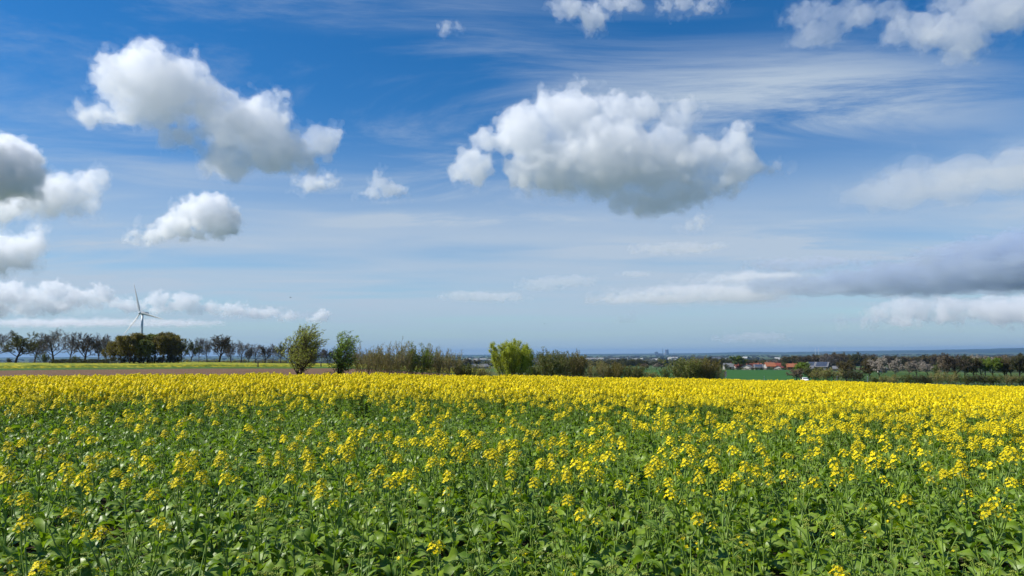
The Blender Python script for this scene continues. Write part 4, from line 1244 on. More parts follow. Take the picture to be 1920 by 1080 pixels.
# ------------------------------------------------------------------ white car on the road
def build_car():
    PAINT = NT('car_paint').principled((.78, .79, .80), .18, .6)
    GLASS = NT('car_glass').principled((.02, .025, .03), .05, .7)
    RUB = mat_plain('tyre_rubber', (.02, .02, .02), .8, .3, .2); RIM = mat_plain('wheel_rim', (.5, .5, .52), .3, .5, .1, metal=.7)
    g = gp(1507, 209, .13)
    e = empty('car', g, -az_of(1507) + R(6))
    # body by lofted cross sections along y (length 4.1), x half width, z low / shoulder / roof
    secs = [(-2.05, .68, .42, .62, .66), (-1.95, .80, .28, .80, .88), (-1.55, .84, .24, .90, 1.20), (-1.15, .85, .22, .92, 1.46), (-.3, .86, .22, .93, 1.52), (.35, .86, .22, .93, 1.47),
            (.95, .85, .22, .92, 1.08), (1.25, .84, .24, .88, .95), (1.85, .76, .28, .74, .80), (2.05, .62, .40, .60, .64)]
    B = MB(); prof = 0
    rows = []
    for y, hw, zl, zs, zr in secs:
        rw = hw * (.74 if zr > 1.1 else .92)
        rows.append([(-hw * .94, y, zl), (-hw, y, (zl + zs) / 2), (-hw * .98, y, zs), (-rw, y, zr - .06), (-rw * .7, y, zr), (rw * .7, y, zr), (rw, y, zr - .06), (hw * .98, y, zs), (hw, y, (zl + zs) / 2), (hw * .94, y, zl)])
    n = 10; vv = [p for r in rows for p in r]
    ff = [(i * n + j, (i + 1) * n + j, (i + 1) * n + (j + 1) % n, i * n + (j + 1) % n) for i in range(len(rows) - 1) for j in range(n)] + [tuple(range(n)), tuple(reversed(range((len(rows) - 1) * n, len(rows) * n)))]
    B.add(vv, ff); body = obj('body', B.mesh('car_body', [PAINT], True), e)
    def quad(name, pts, mat, parent=e):
        M = MB(); c = sum((Vector(p) for p in pts), Vector()) / 4
        nrm = (Vector(pts[1]) - Vector(pts[0])).cross(Vector(pts[2]) - Vector(pts[0])).normalized()
        if nrm.dot(c - Vector((0, 0, .8))) < 0: nrm = -nrm
        up = [Vector(p) + nrm * .02 for p in pts]; dn = [Vector(p) - nrm * .02 for p in pts]
        M.add([tuple(p) for p in up + dn], [(0, 1, 2, 3), (7, 6, 5, 4), (0, 4, 5, 1), (1, 5, 6, 2), (2, 6, 7, 3), (3, 7, 4, 0)])
        return obj(name, M.mesh(name, [mat]), parent)
    quad('windscreen', [(-.66, .98, 1.06), (.66, .98, 1.06), (.58, .42, 1.43), (-.58, .42, 1.43)], GLASS)
    quad('rear_window', [(-.62, -1.58, 1.16), (.62, -1.58, 1.16), (.56, -1.22, 1.42), (-.56, -1.22, 1.42)], GLASS)
    for s in (-1, 1):
        quad('side_window', [(s * .83, -1.05, .98), (s * .83, -.12, .98), (s * .67, -.12, 1.42), (s * .67, -1.0, 1.40)], GLASS)
        quad('side_window', [(s * .83, -.04, .98), (s * .83, .85, .98), (s * .68, .33, 1.40), (s * .67, -.04, 1.42)], GLASS)
        quad('headlight', [(s * .45, 1.98, .62), (s * .70, 1.86, .62), (s * .70, 1.84, .74), (s * .45, 1.94, .74)], FRAME)
        quad('tail_light', [(s * .50, -2.02, .66), (s * .78, -1.97, .66), (s * .78, -1.96, .82), (s * .50, -2.0, .82)], RED)
        m_ = MB(); m_.box((s * .86 - .02, .62, .98), (s * 1.02 + .02 * s, .78, 1.10)); obj('mirror', m_.mesh('mirror', [PAINT]), e)
        for y in (-1.28, 1.25):
            Wm = MB(); Wm.tube([(s * .86, y, .31), (s * .66, y, .31)], [.31, .31], 18, cap=True); wh = obj('wheel', Wm.mesh('tyre', [RUB]), e)
            Rm = MB(); Rm.tube([(s * .875, y, .31), (s * .855, y, .31)], [.2, .2], 14, cap=True); obj('rim', Rm.mesh('rim', [RIM]), wh)
    tag(e, 'white car on the road, only its roof showing above the yellow flowers', 'car')


build_car()

# ------------------------------------------------------------------ posts, sign, gate
POSTW = mat_plain('post_white', (.75, .75, .74), .5, .3, .05); BLACK = mat_plain('post_black', (.03, .03, .03), .6, .3, .1); WOODP = mat_plain('weathered_post', (.10, .08, .06), .9, .2, .3)
STEEL = mat_plain('galvanised', (.35, .36, .37), .45, .4, .1, metal=.5)
for px, d, top, lab in [(1431, 205, 705.5, 'white roadside marker post in front of the green field'), (1567, 196, 704.5, 'white roadside marker post beneath the roadside bushes'), (1624, 190, 705.5, 'white roadside marker post right of the roadside bushes')]:
    g = gp(px, d, .1); H = pt(px, top, d).z - g.z; e = empty('marker_post', g)
    M = MB(); M.add([(-.06, -.05, 0), (.06, -.05, 0), (.0, .07, 0), (-.055, -.045, H * .97), (.055, -.045, H * .97), (0, .06, H)], [(0, 1, 4, 3), (1, 2, 5, 4), (2, 0, 3, 5), (3, 4, 5)])
    p_ = obj('post', M.mesh('marker_post', [POSTW]), e)
    M = MB(); M.box((-.062, -.056, H * .74), (.062, -.047, H * .9)); bd = obj('black_band', M.mesh('marker_band', [BLACK]), e)
    M = MB(); M.box((-.02, -.062, H * .77), (.02, -.057, H * .87)); obj('reflector', M.mesh('reflector', [FRAME]), bd)
    tag(e, lab, 'post', 'roadside marker posts')
g = gp(1359, 198, .1); H = pt(1359, 696.5, 198).z - g.z; e = empty('road_sign', g, -az_of(1359))
M = MB(); M.tube([(0, 0, 0), (0, 0, H)], [.05, .05], 8, cap=True); obj('post', M.mesh('sign_post', [STEEL]), e)
for z in (H - .55, H - 1.25):
    M = MB(); M.tube([(0, -.05, z + .27), (0, -.09, z + .27)], [.36, .36], 20, cap=True); obj('sign_plate', M.mesh('sign_plate', [mat_plain('sign_back', (.16, .17, .19), .5, .4, .1)]), e)
tag(e, 'small dark road sign on a post at the left of the green field', 'sign')
for px, d, top, lab in [(93, 232, 677, 'dark wooden post at the left end of the low hedge'), (484, 180, 679, 'lone dark post on the strip right of the grove'), (602, 190, 682, 'lone dark post right of the round leafy tree')]:
    g = gp(px, d); H = pt(px, top, d).z - g.z; e = empty('wooden_post', g)
    M = MB(); M.tube([(0, 0, -.1), (0.02, 0, H * .6), (0, 0, H)], [.16, .15, .13], 8, cap=True); obj('post', M.mesh('wooden_post', [WOODP]), e)
    M = MB(); M.tube([(0, 0, H), (0, 0, H + .08)], [.15, .03], 8, cap=True); obj('cap', M.mesh('post_cap', [WOODP]), e)
    tag(e, lab, 'post')
g = gp(216, 230); e = empty('field_gate', g, -az_of(216))
for x in (-1.2, 1.2):
    M = MB(); M.box((x - .09, -.09, 0), (x + .09, .09, 1.5)); obj('post', M.mesh('gate_post', [PLASTER_G]), e)
for z in (.3, .6, .9, 1.2):
    M = MB(); M.box((-1.1, -.03, z), (1.1, .03, z + .1)); obj('rail', M.mesh('gate_rail', [PLASTER_G]), e)
tag(e, 'small pale field gate between the low hedge and the grove', 'gate')

# ------------------------------------------------------------------ birds
FEATHER = mat_plain('feather_dark', (.04, .04, .045), .8, .2, .2)


def bird(px, py, d, rz, flap, label):
    e = empty('bird', pt(px, py, d), rz)
    B = MB(); B.tube([(0, y, 0) for y in (-.2, -.1, .05, .16, .22, .27)], [.02, .05, .065, .05, .04, .005], 8, cap=True); obj('body', B.mesh('bird_body', [FEATHER], True), e)
    T = MB(); T.add([(-.03, -.18, 0), (.03, -.18, 0), (.08, -.34, .01), (-.08, -.34, .01)], [(0, 1, 2, 3)]); T.add([(-.03, -.18, -.01), (.03, -.18, -.01), (.08, -.34, 0), (-.08, -.34, 0)], [(3, 2, 1, 0)]); obj('tail', T.mesh('bird_tail', [FEATHER]), e)
    for s in (-1, 1):
        W_ = MB(); p = [(s * .03, .12, .03), (s * .26, .16, .03 + flap * .22), (s * .58, .0, .03 + flap * .34), (s * .28, -.04, .03 + flap * .20), (s * .03, -.09, .03)]
        W_.add(p + [(a, b, c - .015) for a, b, c in p], [(0, 1, 3, 4), (1, 2, 3), (9, 8, 6, 5), (8, 7, 6), (0, 5, 6, 1), (1, 6, 7, 2), (2, 7, 8, 3), (3, 8, 9, 4)])
        obj('wing', W_.mesh('bird_wing', [FEATHER]), e)
    tag(e, label, 'bird', 'birds in the sky')


bird(545, 558, 230, R(70), .5, 'dark bird gliding above the round leafy tree')
bird(1021, 607, 360, R(60), .7, 'tiny dark bird above the olive brown bush')

# ------------------------------------------------------------------ rapeseed plants
def mat_rape_leaf():
    t = NT('rapeseed_leaf')
    at = t.N('ShaderNodeAttribute'); at.attribute_name = 'rib'
    n = t.noise(9, 4, .65)
    rnd = t.rand()
    c = t.ramp(n, [(.3, (.105, .190, .014)), (.7, (.180, .285, .028))])
    v = t.ramp(rnd, [(0, (.66, .76, .80)), (.5, (1.0, 1.0, 1.0)), (1, (1.42, 1.26, .75))])
    c = t.mix(1.0, c, v, 'MULTIPLY')
    c = t.mix(at.outputs['Fac'], c, (.27, .35, .10))
    tc = t.mix(1.0, c, (1.5, 1.6, .4), 'MULTIPLY')
    return t.principled(c, .42, .42, transl=.30, tcol=tc, bump=(t.noise(60, 3, .6), .25, .004))


RAPE_STEM = mat_leaf('rapeseed_stem', (.13, .21, .035), (.19, .28, .05), transl=.0, rough=.5, nscale=8)
RAPE_LEAF = mat_rape_leaf()
RAPE_BUD = mat_leaf('rapeseed_bud', (.20, .27, .035), (.32, .36, .05), transl=.15, nscale=40, tgain=1.1)
RAPE_PETAL = mat_leaf('rapeseed_petal', (.76, .585, .005), (.90, .735, .013), transl=.28, rough=.6, spec=.15, nscale=20, tgain=1.05)
RM = [RAPE_STEM, RAPE_LEAF, RAPE_BUD, RAPE_PETAL]


class PA:
    """numpy mesh pieces: vertices, faces, material slots, rib attribute"""
    def __init__(s): s.v = []; s.f = []; s.m = []; s.r = []
    def add(s, v, f, mi, rib=None):
        k = len(s.v); s.v += [tuple(q) for q in v]; s.f += [tuple(i + k for i in q) for q in f]; s.m += [mi] * len(f); s.r += (rib or [0.0] * len(v))
    def join(s, o, M):
        k = len(s.v); s.v += [tuple(M @ Vector(q)) for q in o.v]; s.f += [tuple(i + k for i in q) for q in o.f]; s.m += o.m; s.r += o.r
    def mesh(s, name):
        me = bpy.data.meshes.new(name); me.from_pydata(s.v, [], s.f)
        used = sorted(set(s.m)); mp = {u: i for i, u in enumerate(used)}
        for u in used: me.materials.append(RM[u])
        me.polygons.foreach_set('material_index', [mp[q] for q in s.m])
        me.polygons.foreach_set('use_smooth', [True] * len(s.f))
        if 1 in used:
            a = me.attributes.new('rib', 'FLOAT', 'POINT'); a.data.foreach_set('value', s.r)
        me.update(); return me


def tube_pa(A, pts, rad, n, mi):
    B = MB(); B.tube(pts, rad, n); A.add(B.v, B.f, mi)


def leaf_pa(rng, L, W, kind, ns=7):
    """a rapeseed leaf along +X from its base: petiole and lobes (lower) or clasping lance shape (upper), folded and drooping"""
    A = PA(); v = []; rib = []; cols = (-1, -.55, 0, .55, 1)
    up = rng.uniform(.6, 1.15) if kind == 'low' else rng.uniform(.6, 1.2)
    droop = rng.uniform(1.5, 2.4) if kind == 'low' else rng.uniform(.8, 1.9)
    x = z = 0.0; yb = 0.0; ph = rng.random() * 6.28; wav = rng.uniform(.10, .22); tw = rng.uniform(-.5, .5); side = rng.uniform(-.25, .25)
    for i in range(ns + 1):
        s = i / ns; a = up - droop * s * s
        if i: x += math.cos(a) * L / ns; z += math.sin(a) * L / ns; yb += side * L / ns * s
        if kind == 'low':
            w = np.interp(s, [0, .10, .18, .25, .34, .5, .72, .9, 1], [.07, .10, .34, .22, .66, .97, 1.0, .62, .06])
        else:
            w = np.interp(s, [0, .1, .3, .6, .85, 1], [.55, .75, 1.0, .8, .4, .03])
        w *= W / 2
        for c in cols:
            edge = abs(c) ** 1.5
            jag = 1 + edge * (.20 if kind == 'low' else .06) * math.sin(i * 2.6 + ph + c) * (0 < i < ns)
            y = c * w * jag
            zz = z + (abs(c) * w * .38 + edge * w * wav * 2.2 * math.sin(i * 2.1 + ph + (1.7 if c > 0 else 0))) + c * w * tw * s
            v.append((x - edge * w * .12 * math.cos(i * 1.9 + ph), y + yb, zz)); rib.append(.62 if c == 0 and s < .92 else 0.0)
    n = len(cols)
    f = [(i * n + j, (i + 1) * n + j, (i + 1) * n + j + 1, i * n + j + 1) for i in range(ns) for j in range(n - 1)]
    A.add(v, f, 1, rib); return A


def flower_pa(A, c, nrm, s, rng):
    """one four-petalled flower"""
    nrm = nrm.normalized(); a = nrm.orthogonal().normalized(); a.rotate(Matrix.Rotation(rng.random() * 6.28, 3, nrm)); b = nrm.cross(a)
    for k in range(4):
        q = math.pi / 2 * k; d = a * math.cos(q) + b * math.sin(q); e = nrm.cross(d)
        lift = nrm * (s * rng.uniform(.0, .35))
        A.add([c, c + d * s * .62 + e * s * .42 + lift * .6, c + d * s * 1.05 + lift, c + d * s * .62 - e * s * .42 + lift * .6], [(0, 1, 2, 3)], 3)


def bud_pa(A, c, d, s):
    d = d.normalized(); a = d.orthogonal().normalized(); b = d.cross(a)
    m_ = c + d * s * .5
    A.add([c, m_ + a * s * .3, m_ + b * s * .3, m_ - a * s * .3, m_ - b * s * .3, c + d * s * 1.1], [(0, 2, 1), (0, 3, 2), (0, 4, 3), (0, 1, 4), (5, 1, 2), (5, 2, 3), (5, 3, 4), (5, 4, 1)], 2)


def head_pa(rng, kind):
    """flower head at the tip of a stalk: bud dome on top, open flowers around and below it; origin at the stalk's end"""
    A = PA(); nf = {'open': 24, 'half': 11, 'few': 4, 'bud': 0}[kind]; nb = {'open': 9, 'half': 12, 'few': 14, 'bud': 16}[kind]
    for i in range(nb):
        r = .013 * math.sqrt(i / nb); q = 2.4 * i; d = Vector((math.cos(q) * r * 55, math.sin(q) * r * 55, 1.0))
        c = Vector((math.cos(q) * r, math.sin(q) * r, .016 - r * .7)); bud_pa(A, c, d, rng.uniform(.009, .013))
    for i in range(nf):
        t_ = (i + .5) / nf; q = 2.4 * i + rng.uniform(-.3, .3)
        r = .016 + .026 * math.sqrt(t_) * rng.uniform(.8, 1.15); z = .016 - .058 * t_ + rng.uniform(-.006, .006)
        c = Vector((math.cos(q) * r, math.sin(q) * r, z))
        tube_pa(A, [(0, 0, z - .018), tuple(c)], [.0009, .0008], 3, 0)
        flower_pa(A, c, Vector((math.cos(q) * .75, math.sin(q) * .75, .75)), rng.uniform(.0105, .0135), rng)
    return A


def light_head_pa(rng, n=15, green=3):
    """flower head for plants far off: loose petals only"""
    A = PA()
    for i in range(n + green):
        t_ = i / n; q = 2.4 * i + rng.random(); r = .012 + .034 * math.sqrt(min(1, t_)); z = .022 - .062 * min(1, t_)
        c = Vector((math.cos(q) * r, math.sin(q) * r, z)); nrm = Vector((math.cos(q), math.sin(q), .8)) + rv(rng) * .3
        nrm.normalize(); a = nrm.orthogonal() * .0135; b = nrm.cross(a)
        A.add([c - a, c - b, c + a, c + b], [(0, 1, 2, 3)], 3 if i < n else 2)
    return A


rngc = random.Random(4242)
LOW = [leaf_pa(rngc, 1.0, .50, 'low') for _ in range(6)]
UPL = [leaf_pa(rngc, 1.0, .36, 'up', 5) for _ in range(4)]
HEADS = {k: [head_pa(rngc, k) for _ in range(3)] for k in ('open', 'half', 'few', 'bud')}
LHEADS = [light_head_pa(rngc) for _ in range(3)]
MESH = {}


def shared(key, pa, name):
    if key not in MESH: MESH[key] = pa.mesh(name)
    return MESH[key]


def plant_design(seed, H, kind):
    """returns the stem piece and placed leaves and flower heads: (part name, key, piece, matrix)"""
    rng = random.Random(seed); stem = PA(); parts = []
    lean = Vector((rng.gauss(0, .09), rng.gauss(0, .09), 0)); n = 6; axis = []
    for i in range(n + 1):
        s = i / n; axis.append(Vector((lean.x * s * s * H + rng.gauss(0, .006) * (i > 0), lean.y * s * s * H + rng.gauss(0, .006) * (i > 0), s * H)))
    tube_pa(stem, axis, [.0105 - .0065 * i / n for i in range(n + 1)], 6, 0)
    at = lambda s: axis[min(n - 1, int(s * n))].lerp(axis[min(n - 1, int(s * n)) + 1], s * n - min(n - 1, int(s * n)))
    ph = rng.random() * 6.28
    nl = {'leafy': 13, 'tall': 11, 'bloom': 8}[kind]
    top_leaf = {'leafy': .92, 'tall': .84, 'bloom': .80}[kind]
    for i in range(nl):
        s = .10 + (top_leaf - .10) * ((i + rng.uniform(-.3, .3)) / (nl - 1)); s = min(max(s, .06), .9); ph += 2.4 + rng.uniform(-.5, .5)
        low = i < nl * .58
        L = (rng.uniform(.23, .38) if low else rng.uniform(.13, .21)) * (1 - .35 * s) * (1.0 if kind == 'leafy' else .9)
        k = rng.randrange(6 if low else 4)
        M = Matrix.Translation(at(s)) @ Matrix.Rotation(ph, 4, 'Z') @ Matrix.Rotation(rng.uniform(-.25, .15), 4, 'Y') @ Matrix.Rotation(rng.uniform(-.3, .3), 4, 'X') @ Matrix.Scale(L, 4)
        parts.append(('leaf', ('low' if low else 'up', k), (LOW if low else UPL)[k], M))
    nb = {'leafy': rng.randint(1, 3), 'tall': rng.randint(1, 3), 'bloom': rng.randint(4, 6)}[kind]
    kinds = {'leafy': ['bud', 'bud', 'bud', 'bud'], 'tall': ['half', 'bud', 'few', 'open'], 'bloom': ['open', 'open', 'half', 'open']}[kind]
    hk = 'bud' if kind == 'leafy' and rng.random() < .8 else ('few' if kind == 'leafy' else 'open')
    hs = 1.2 if kind == 'leafy' else rng.uniform(1.05, 1.3)
    parts.append(('flower_head', (hk, 0), HEADS[hk][0], Matrix.Translation(axis[-1] - Vector((0, 0, .005))) @ Matrix.Scale(hs, 4)))
    for i in range(nb):
        s = rng.uniform(.50, .86); ph += 2.4 + rng.uniform(-.4, .4); b = at(s); L = H * (1.02 - s) * rng.uniform(.72, .98); a = R(rng.uniform(16, 38))
        d = Vector((math.cos(ph) * math.sin(a), math.sin(ph) * math.sin(a), math.cos(a))); p1 = b + d * L * .5; p2 = p1 + (d + Vector((0, 0, .5))).normalized() * L * .5
        tube_pa(stem, [b, p1, p2], [.005, .004, .0026], 4, 0)
        # a bract where the branch leaves the stem
        M = Matrix.Translation(b) @ Matrix.Rotation(ph, 4, 'Z') @ Matrix.Scale(rng.uniform(.07, .12), 4); k = rng.randrange(4)
        stem.join(UPL[k], M)
        hk = kinds[i % 4]; j = rng.randrange(3)
        parts.append(('flower_head', (hk, j), HEADS[hk][j], Matrix.Translation(p2) @ Matrix.Rotation(rng.random() * 6, 4, 'Z') @ Matrix.Scale(rng.uniform(.7, 1.05) * (1.15 if kind == 'leafy' else 1.0), 4)))
    return stem, parts


def light_design(seed, H, flowers):
    """plant for the far crop"""
    rng = random.Random(seed); A = PA()
    tube_pa(A, [(0, 0, 0), (rng.gauss(0, .02), rng.gauss(0, .02), H)], [.006, .003], 3, 0)
    for i in range(9):
        s = rng.uniform(.25, .88); q = 2.4 * i; L = rng.uniform(.10, .2) * (1.2 - .5 * s); d = Vector((math.cos(q), math.sin(q), rng.uniform(.1, .7))); e = Vector((-math.sin(q), math.cos(q), rng.uniform(-.3, .3))) * L * .24
        b = Vector((0, 0, s * H)); t_ = b + d * L; m_ = b + d * L * .55 + Vector((0, 0, .02))
        A.add([b, m_ - e, t_ - Vector((0, 0, L * .3)), m_ + e], [(0, 1, 2, 3)], 1)
    for i in range(flowers + 2):
        q = 2.4 * i + rng.random(); r = .0 if i == 0 else rng.uniform(.04, .13); z = H - (0 if i == 0 else rng.uniform(.0, .16))
        p = Vector((math.cos(q) * r, math.sin(q) * r, z)); tube_pa(A, [(0, 0, z - .22), tuple(p)], [.003, .002], 3, 0)
        if i < flowers: A.join(LHEADS[i % 3], Matrix.Translation(p) @ Matrix.Rotation(q, 4, 'Z') @ Matrix.Scale(rng.uniform(.8, 1.15), 4))
        else: A.join(HEADS['bud'][i % 3], Matrix.Translation(p))
    return A


NEAR = []        # positions of plants built one by one
DES = {'leafy': [plant_design(900 + i, 1.0, 'leafy') for i in range(9)], 'tall': [plant_design(930 + i, 1.0, 'tall') for i in range(7)], 'bloom': [plant_design(950 + i, 1.0, 'bloom') for i in range(5)]}
LAB = {'leafy': 'leafy green rapeseed plant in bud at the front of the field', 'tall': 'taller rapeseed plant carrying open yellow flower heads at the front of the field'}


def near_plant(x, y, H, kind, i, rz, label=None):
    stem, parts = DES[kind][i]
    e = empty('rapeseed_plant', (x, y, tz(x, y) + .02), rz); w = .55 + .45 * H
    e.scale = (w, w, H)
    obj('stem', shared(('stem', kind, i), stem, 'rapeseed_stem'), e)
    for nm, key, pa, M in parts:
        o = obj('leaf' if nm == 'leaf' else ('flower_head' if key[0] != 'bud' else 'bud_head'), shared(key, pa, 'rapeseed_' + nm), e)
        o.matrix_local = M
    tag(e, label or LAB[kind], 'rapeseed plant', 'rapeseed plants at the front of the field')
    NEAR.append((x, y))


# flowering plants that stand out in the photograph: column and row of the flower head, plant height
SPECIAL = [(195, 945, .92), (145, 912, .92), (295, 937, .88), (45, 1000, .84), (160, 1027, .82), (75, 925, .92), (60, 885, .98), (12, 842, 1.06), (28, 852, 1.06), (57, 857, 1.04),
           (353, 855, 1.04), (370, 866, 1.0), (515, 880, .98), (500, 918, .93), (625, 898, .98), (640, 852, 1.05), (725, 893, .98), (755, 880, 1.0), (590, 860, 1.04), (915, 845, 1.08),
           (1100, 866, 1.04), (1062, 888, 1.0), (1085, 935, .92), (1085, 948, .9), (1250, 857, 1.05), (1290, 905, .96), (1298, 948, .90), (1342, 880, 1.0), (1475, 880, 1.0), (1370, 832, 1.1),
           (830, 1008, .82), (1553, 1028, .80), (1340, 895, .98), (980, 888, .98), (1575, 860, 1.04), (1555, 842, 1.08), (650, 905, .95), (345, 875, 1.0), (1400, 858, 1.02), (1205, 870, .98), (1715, 900, .93)]
PICK = {(830, 1008): 'lowest flowering rapeseed plant near the bottom edge left of centre', (1553, 1028): 'lowest flowering rapeseed plant near the bottom edge on the right',
        (160, 1027): 'lowest flowering rapeseed plant near the bottom left corner', (45, 1000): 'flowering rapeseed plant near the left edge above the bottom corner',
        (1085, 935): 'flowering rapeseed plant alone among leaves right below the centre', (195, 945): 'flowering rapeseed plant alone among leaves at the lower left'}
rngn = random.Random(99)
for px, py, H in SPECIAL:
    yh = 666 + (960 - px) * .0052
    d = 4.0
    for _ in range(6): d = (EYE - H * 1.01 - gp(px, d).z) * F / (py - yh)
    g = gp(px, d); near_plant(g.x, g.y, H, 'tall', rngn.randrange(7), rngn.random() * 6.28, PICK.get((px, py)))
cand = []
for _ in range(5000):
    d = math.sqrt(rngn.uniform(2.55 ** 2, 6.6 ** 2)); a = rngn.uniform(-R(37.5), R(37.5)); cand.append((d * math.sin(a), d * math.cos(a)))
picked = []
for x, y in cand:
    if all((x - u) ** 2 + (y - v_) ** 2 > .185 ** 2 for u, v_ in picked): picked.append((x, y))
picked.sort(key=lambda q: math.hypot(*q))
n_rest = 300 - len(SPECIAL)
for x, y in picked[:n_rest]:
    d = math.hypot(x, y)
    if any((x - u) ** 2 + (y - v_) ** 2 < .07 ** 2 for u, v_ in NEAR): continue
    near_plant(x, y, .74 + rngn.uniform(-.14, .14) + .22 * mnoise.noise(Vector((x * 1.3, y * 1.3, 4))) + .03 * max(0, d - 4), 'leafy', rngn.randrange(9), rngn.random() * 6.28)
DN = math.hypot(*picked[n_rest - 1])


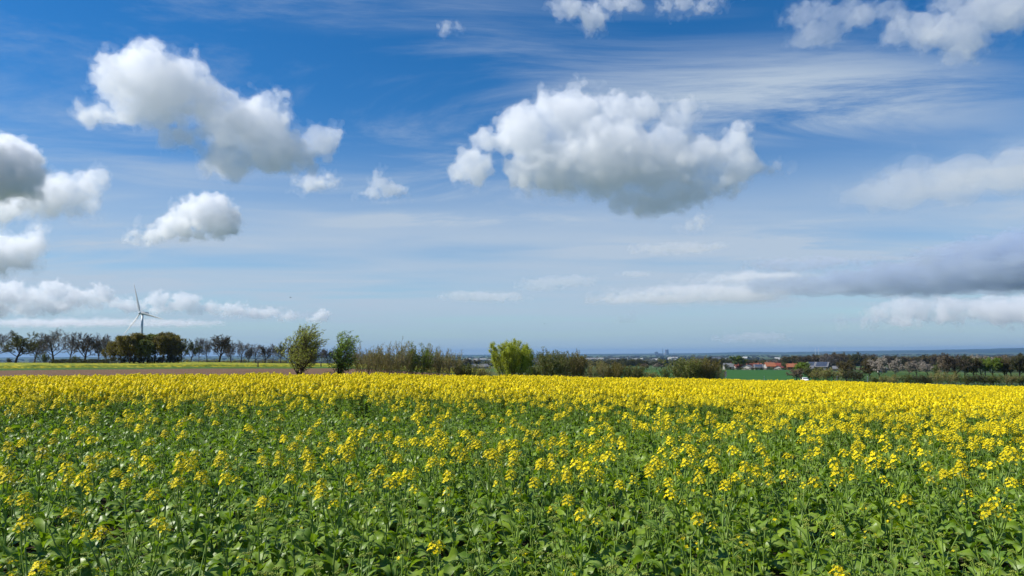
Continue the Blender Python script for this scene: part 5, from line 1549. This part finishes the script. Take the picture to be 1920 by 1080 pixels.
def build_crop():
    """all remaining plants of the crop, far too many to count"""
    col = bpy.data.collections.new('rapeseed_models'); models = []
    def joined(des):
        stem, parts = des; A = PA(); A.join(stem, Matrix())
        for nm, key, pa, M in parts: A.join(pa, M)
        return A
    groups = {}
    def add(gname, A):
        o = bpy.data.objects.new('rapeseed_model_%02d' % len(models), A.mesh('rapeseed_model')); col.objects.link(o)
        groups.setdefault(gname, []).append(len(models)); models.append(o)
    for q in DES['leafy'][:6]: add('leafy', joined(q))
    for q in DES['tall'][:6]: add('tall', joined(q))
    for q in DES['bloom']: add('bloom', joined(q))
    for i in range(4): add('far', light_design(700 + i, 1.0, 5))
    for i in range(3): add('fargreen', light_design(720 + i, 1.0, 1))
    rng = random.Random(515); P = []; I = []; Rz = []; Sc = []
    def put(x, y, g, H, w):
        P.append((x, y, tz(x, y) + .01)); I.append(rng.choice(groups[g])); Rz.append(rng.random() * 6.28); Sc.append((w, w, H))
    # nearest band beyond the singled-out plants, then the open field to its edge
    cell = {}
    def spaced(x, y, r):
        k = (int(x / r), int(y / r))
        for i in (-1, 0, 1):
            for j in (-1, 0, 1):
                for u, v_ in cell.get((k[0] + i, k[1] + j), ()):
                    if (u - x) ** 2 + (v_ - y) ** 2 < r * r: return False
        cell.setdefault(k, []).append((x, y)); return True
    ta, tb = gp(1200, 31), gp(1880, 37); td = (tb - ta).normalized(); tn = Vector((-td.y, td.x, 0))
    def tram(x, y):
        q = (Vector((x, y, 0)) - Vector((ta.x, ta.y, 0))).dot(tn) + .25 * math.sin(x * .11)
        return min(abs(q + o_) for o_ in (0, 1.9, -15, -13.1, 15, 16.9))
    AM = R(46)
    d0 = 2.3
    rings = [(d0, 9.0, 21.0), (9.0, 18.0, 17.0), (18.0, 34.0, 22.0), (34.0, 66.0, 22.0)]
    for a0, a1, dens in rings:
        area = AM * (a1 * a1 - a0 * a0)
        for _ in range(int(area * dens * (1.5 if a1 < 20 else 1.0))):
            d = math.sqrt(rng.uniform(a0 * a0, a1 * a1)); a = rng.uniform(-AM, AM)
            px = 960 + F * math.tan(a)
            if d > field_edge(px): continue
            x, y = d * math.sin(a), d * math.cos(a)
            if abs(a) < R(37.5) and d < DN: continue
            if d < 18 and not spaced(x, y, .19 if d < 9 else .21): continue
            patch = mnoise.noise(Vector((x * .55, y * .55, 2.0))); patch2 = mnoise.noise(Vector((x * .16, y * .16, 7.0)))
            # bloom share and height: short and green along the near margin, a green dip, then full bloom
            start = float(np.interp(px, [-400, 60, 220, 600, 950, 1150, 1400, 1700, 2400], [10.5, 11.5, 13.5, 13.8, 13.0, 11.0, 9.6, 9.0, 8.6])) + patch2 * 1.6
            full = np.clip((d - start + 4.5) / 13.0, 0, 1) ** 1.6; line = tram(x, y)
            if line < .2: continue
            band = math.exp(-((d - 7.0) / 1.3) ** 2) * .46 + .07
            share = max(full * .97 + .05, band * np.interp(px, [-200, 100, 700, 950, 1050, 1220, 1380, 1700, 2300], [1.4, .8, 1.0, 1.3, 2.0, 1.9, 1.1, .6, .6])) + .35 * patch * (1 - full)
            H = .82 + .10 * np.clip((d - 5) / 5, 0, 1) + .26 * np.clip((d - start + 2) / 8, 0, 1) + patch * .06
            if rng.random() < share:
                h = H + (0 if full > .3 else .18) + rng.uniform(-.10, .10) * (1 if d < 16 else .55)
                if d < 17: put(x, y, 'bloom' if full > .3 else 'tall', h, .55 + .45 * h)
                else: put(x, y, 'far', h, 1.0)
            else:
                h = H - .06 + rng.uniform(-.12, .06)
                if d < 17: put(x, y, 'tall' if d > 7 and rng.random() < .22 + .4 * full else 'leafy', h, .62 + .45 * h)
                else: put(x, y, 'fargreen', h, 1.0)
    me = bpy.data.meshes.new('rapeseed_crop'); me.from_pydata(P, [], [])
    a = me.attributes.new('model', 'INT', 'POINT'); a.data.foreach_set('value', I)
    a = me.attributes.new('turn', 'FLOAT_VECTOR', 'POINT'); a.data.foreach_set('vector', [q for r_ in Rz for q in (rng.gauss(0, .05), rng.gauss(0, .05), r_)])
    a = me.attributes.new('size', 'FLOAT_VECTOR', 'POINT'); a.data.foreach_set('vector', [float(q) for s_ in Sc for q in s_])
    ng = bpy.data.node_groups.new('plant_crop', 'GeometryNodeTree')
    ng.interface.new_socket('Geometry', in_out='INPUT', socket_type='NodeSocketGeometry'); ng.interface.new_socket('Geometry', in_out='OUTPUT', socket_type='NodeSocketGeometry')
    N, K = ng.nodes.new, ng.links.new
    gi, go = N('NodeGroupInput'), N('NodeGroupOutput'); ip = N('GeometryNodeInstanceOnPoints'); ci = N('GeometryNodeCollectionInfo')
    ci.inputs['Collection'].default_value = col; ci.inputs['Separate Children'].default_value = True; ci.inputs['Reset Children'].default_value = True
    def attr(nm, ty):
        n = N('GeometryNodeInputNamedAttribute'); n.data_type = ty; n.inputs['Name'].default_value = nm; return n.outputs['Attribute']
    K(gi.outputs[0], ip.inputs['Points']); K(ci.outputs[0], ip.inputs['Instance']); ip.inputs['Pick Instance'].default_value = True
    K(attr('model', 'INT'), ip.inputs['Instance Index'])
    er = N('FunctionNodeEulerToRotation'); K(attr('turn', 'FLOAT_VECTOR'), er.inputs[0]); K(er.outputs[0], ip.inputs['Rotation'])
    K(attr('size', 'FLOAT_VECTOR'), ip.inputs['Scale']); K(ip.outputs[0], go.inputs[0])
    o = obj('rapeseed_crop', me); md = o.modifiers.new('plants', 'NODES'); md.node_group = ng
    tag(o, 'wide field of yellow flowering rapeseed stretching to the hedgerow', 'rapeseed', kind='stuff')
    print('crop plants', len(P), 'near', len(NEAR), 'DN', DN)


build_crop()

# ------------------------------------------------------------------ haze: one closed box of thin air round the whole place
def build_haze():
    M = MB(); M.box((-23000, -3000, -60), (23000, 26000, 175))
    m = bpy.data.materials.new('haze_air'); m.use_nodes = True
    t = m.node_tree; t.nodes.clear()
    o = t.nodes.new('ShaderNodeOutputMaterial'); pv = t.nodes.new('ShaderNodeVolumePrincipled')
    pv.inputs['Color'].default_value = (.23, .44, .80, 1); pv.inputs['Density'].default_value = 5.0e-5; pv.inputs['Anisotropy'].default_value = .1
    t.links.new(pv.outputs[0], o.inputs['Volume']); m.cycles.homogeneous_volume = True
    tag(obj('haze', M.mesh('haze', [m])), 'thin bluish haze over the plain', 'haze', kind='stuff')


build_haze()
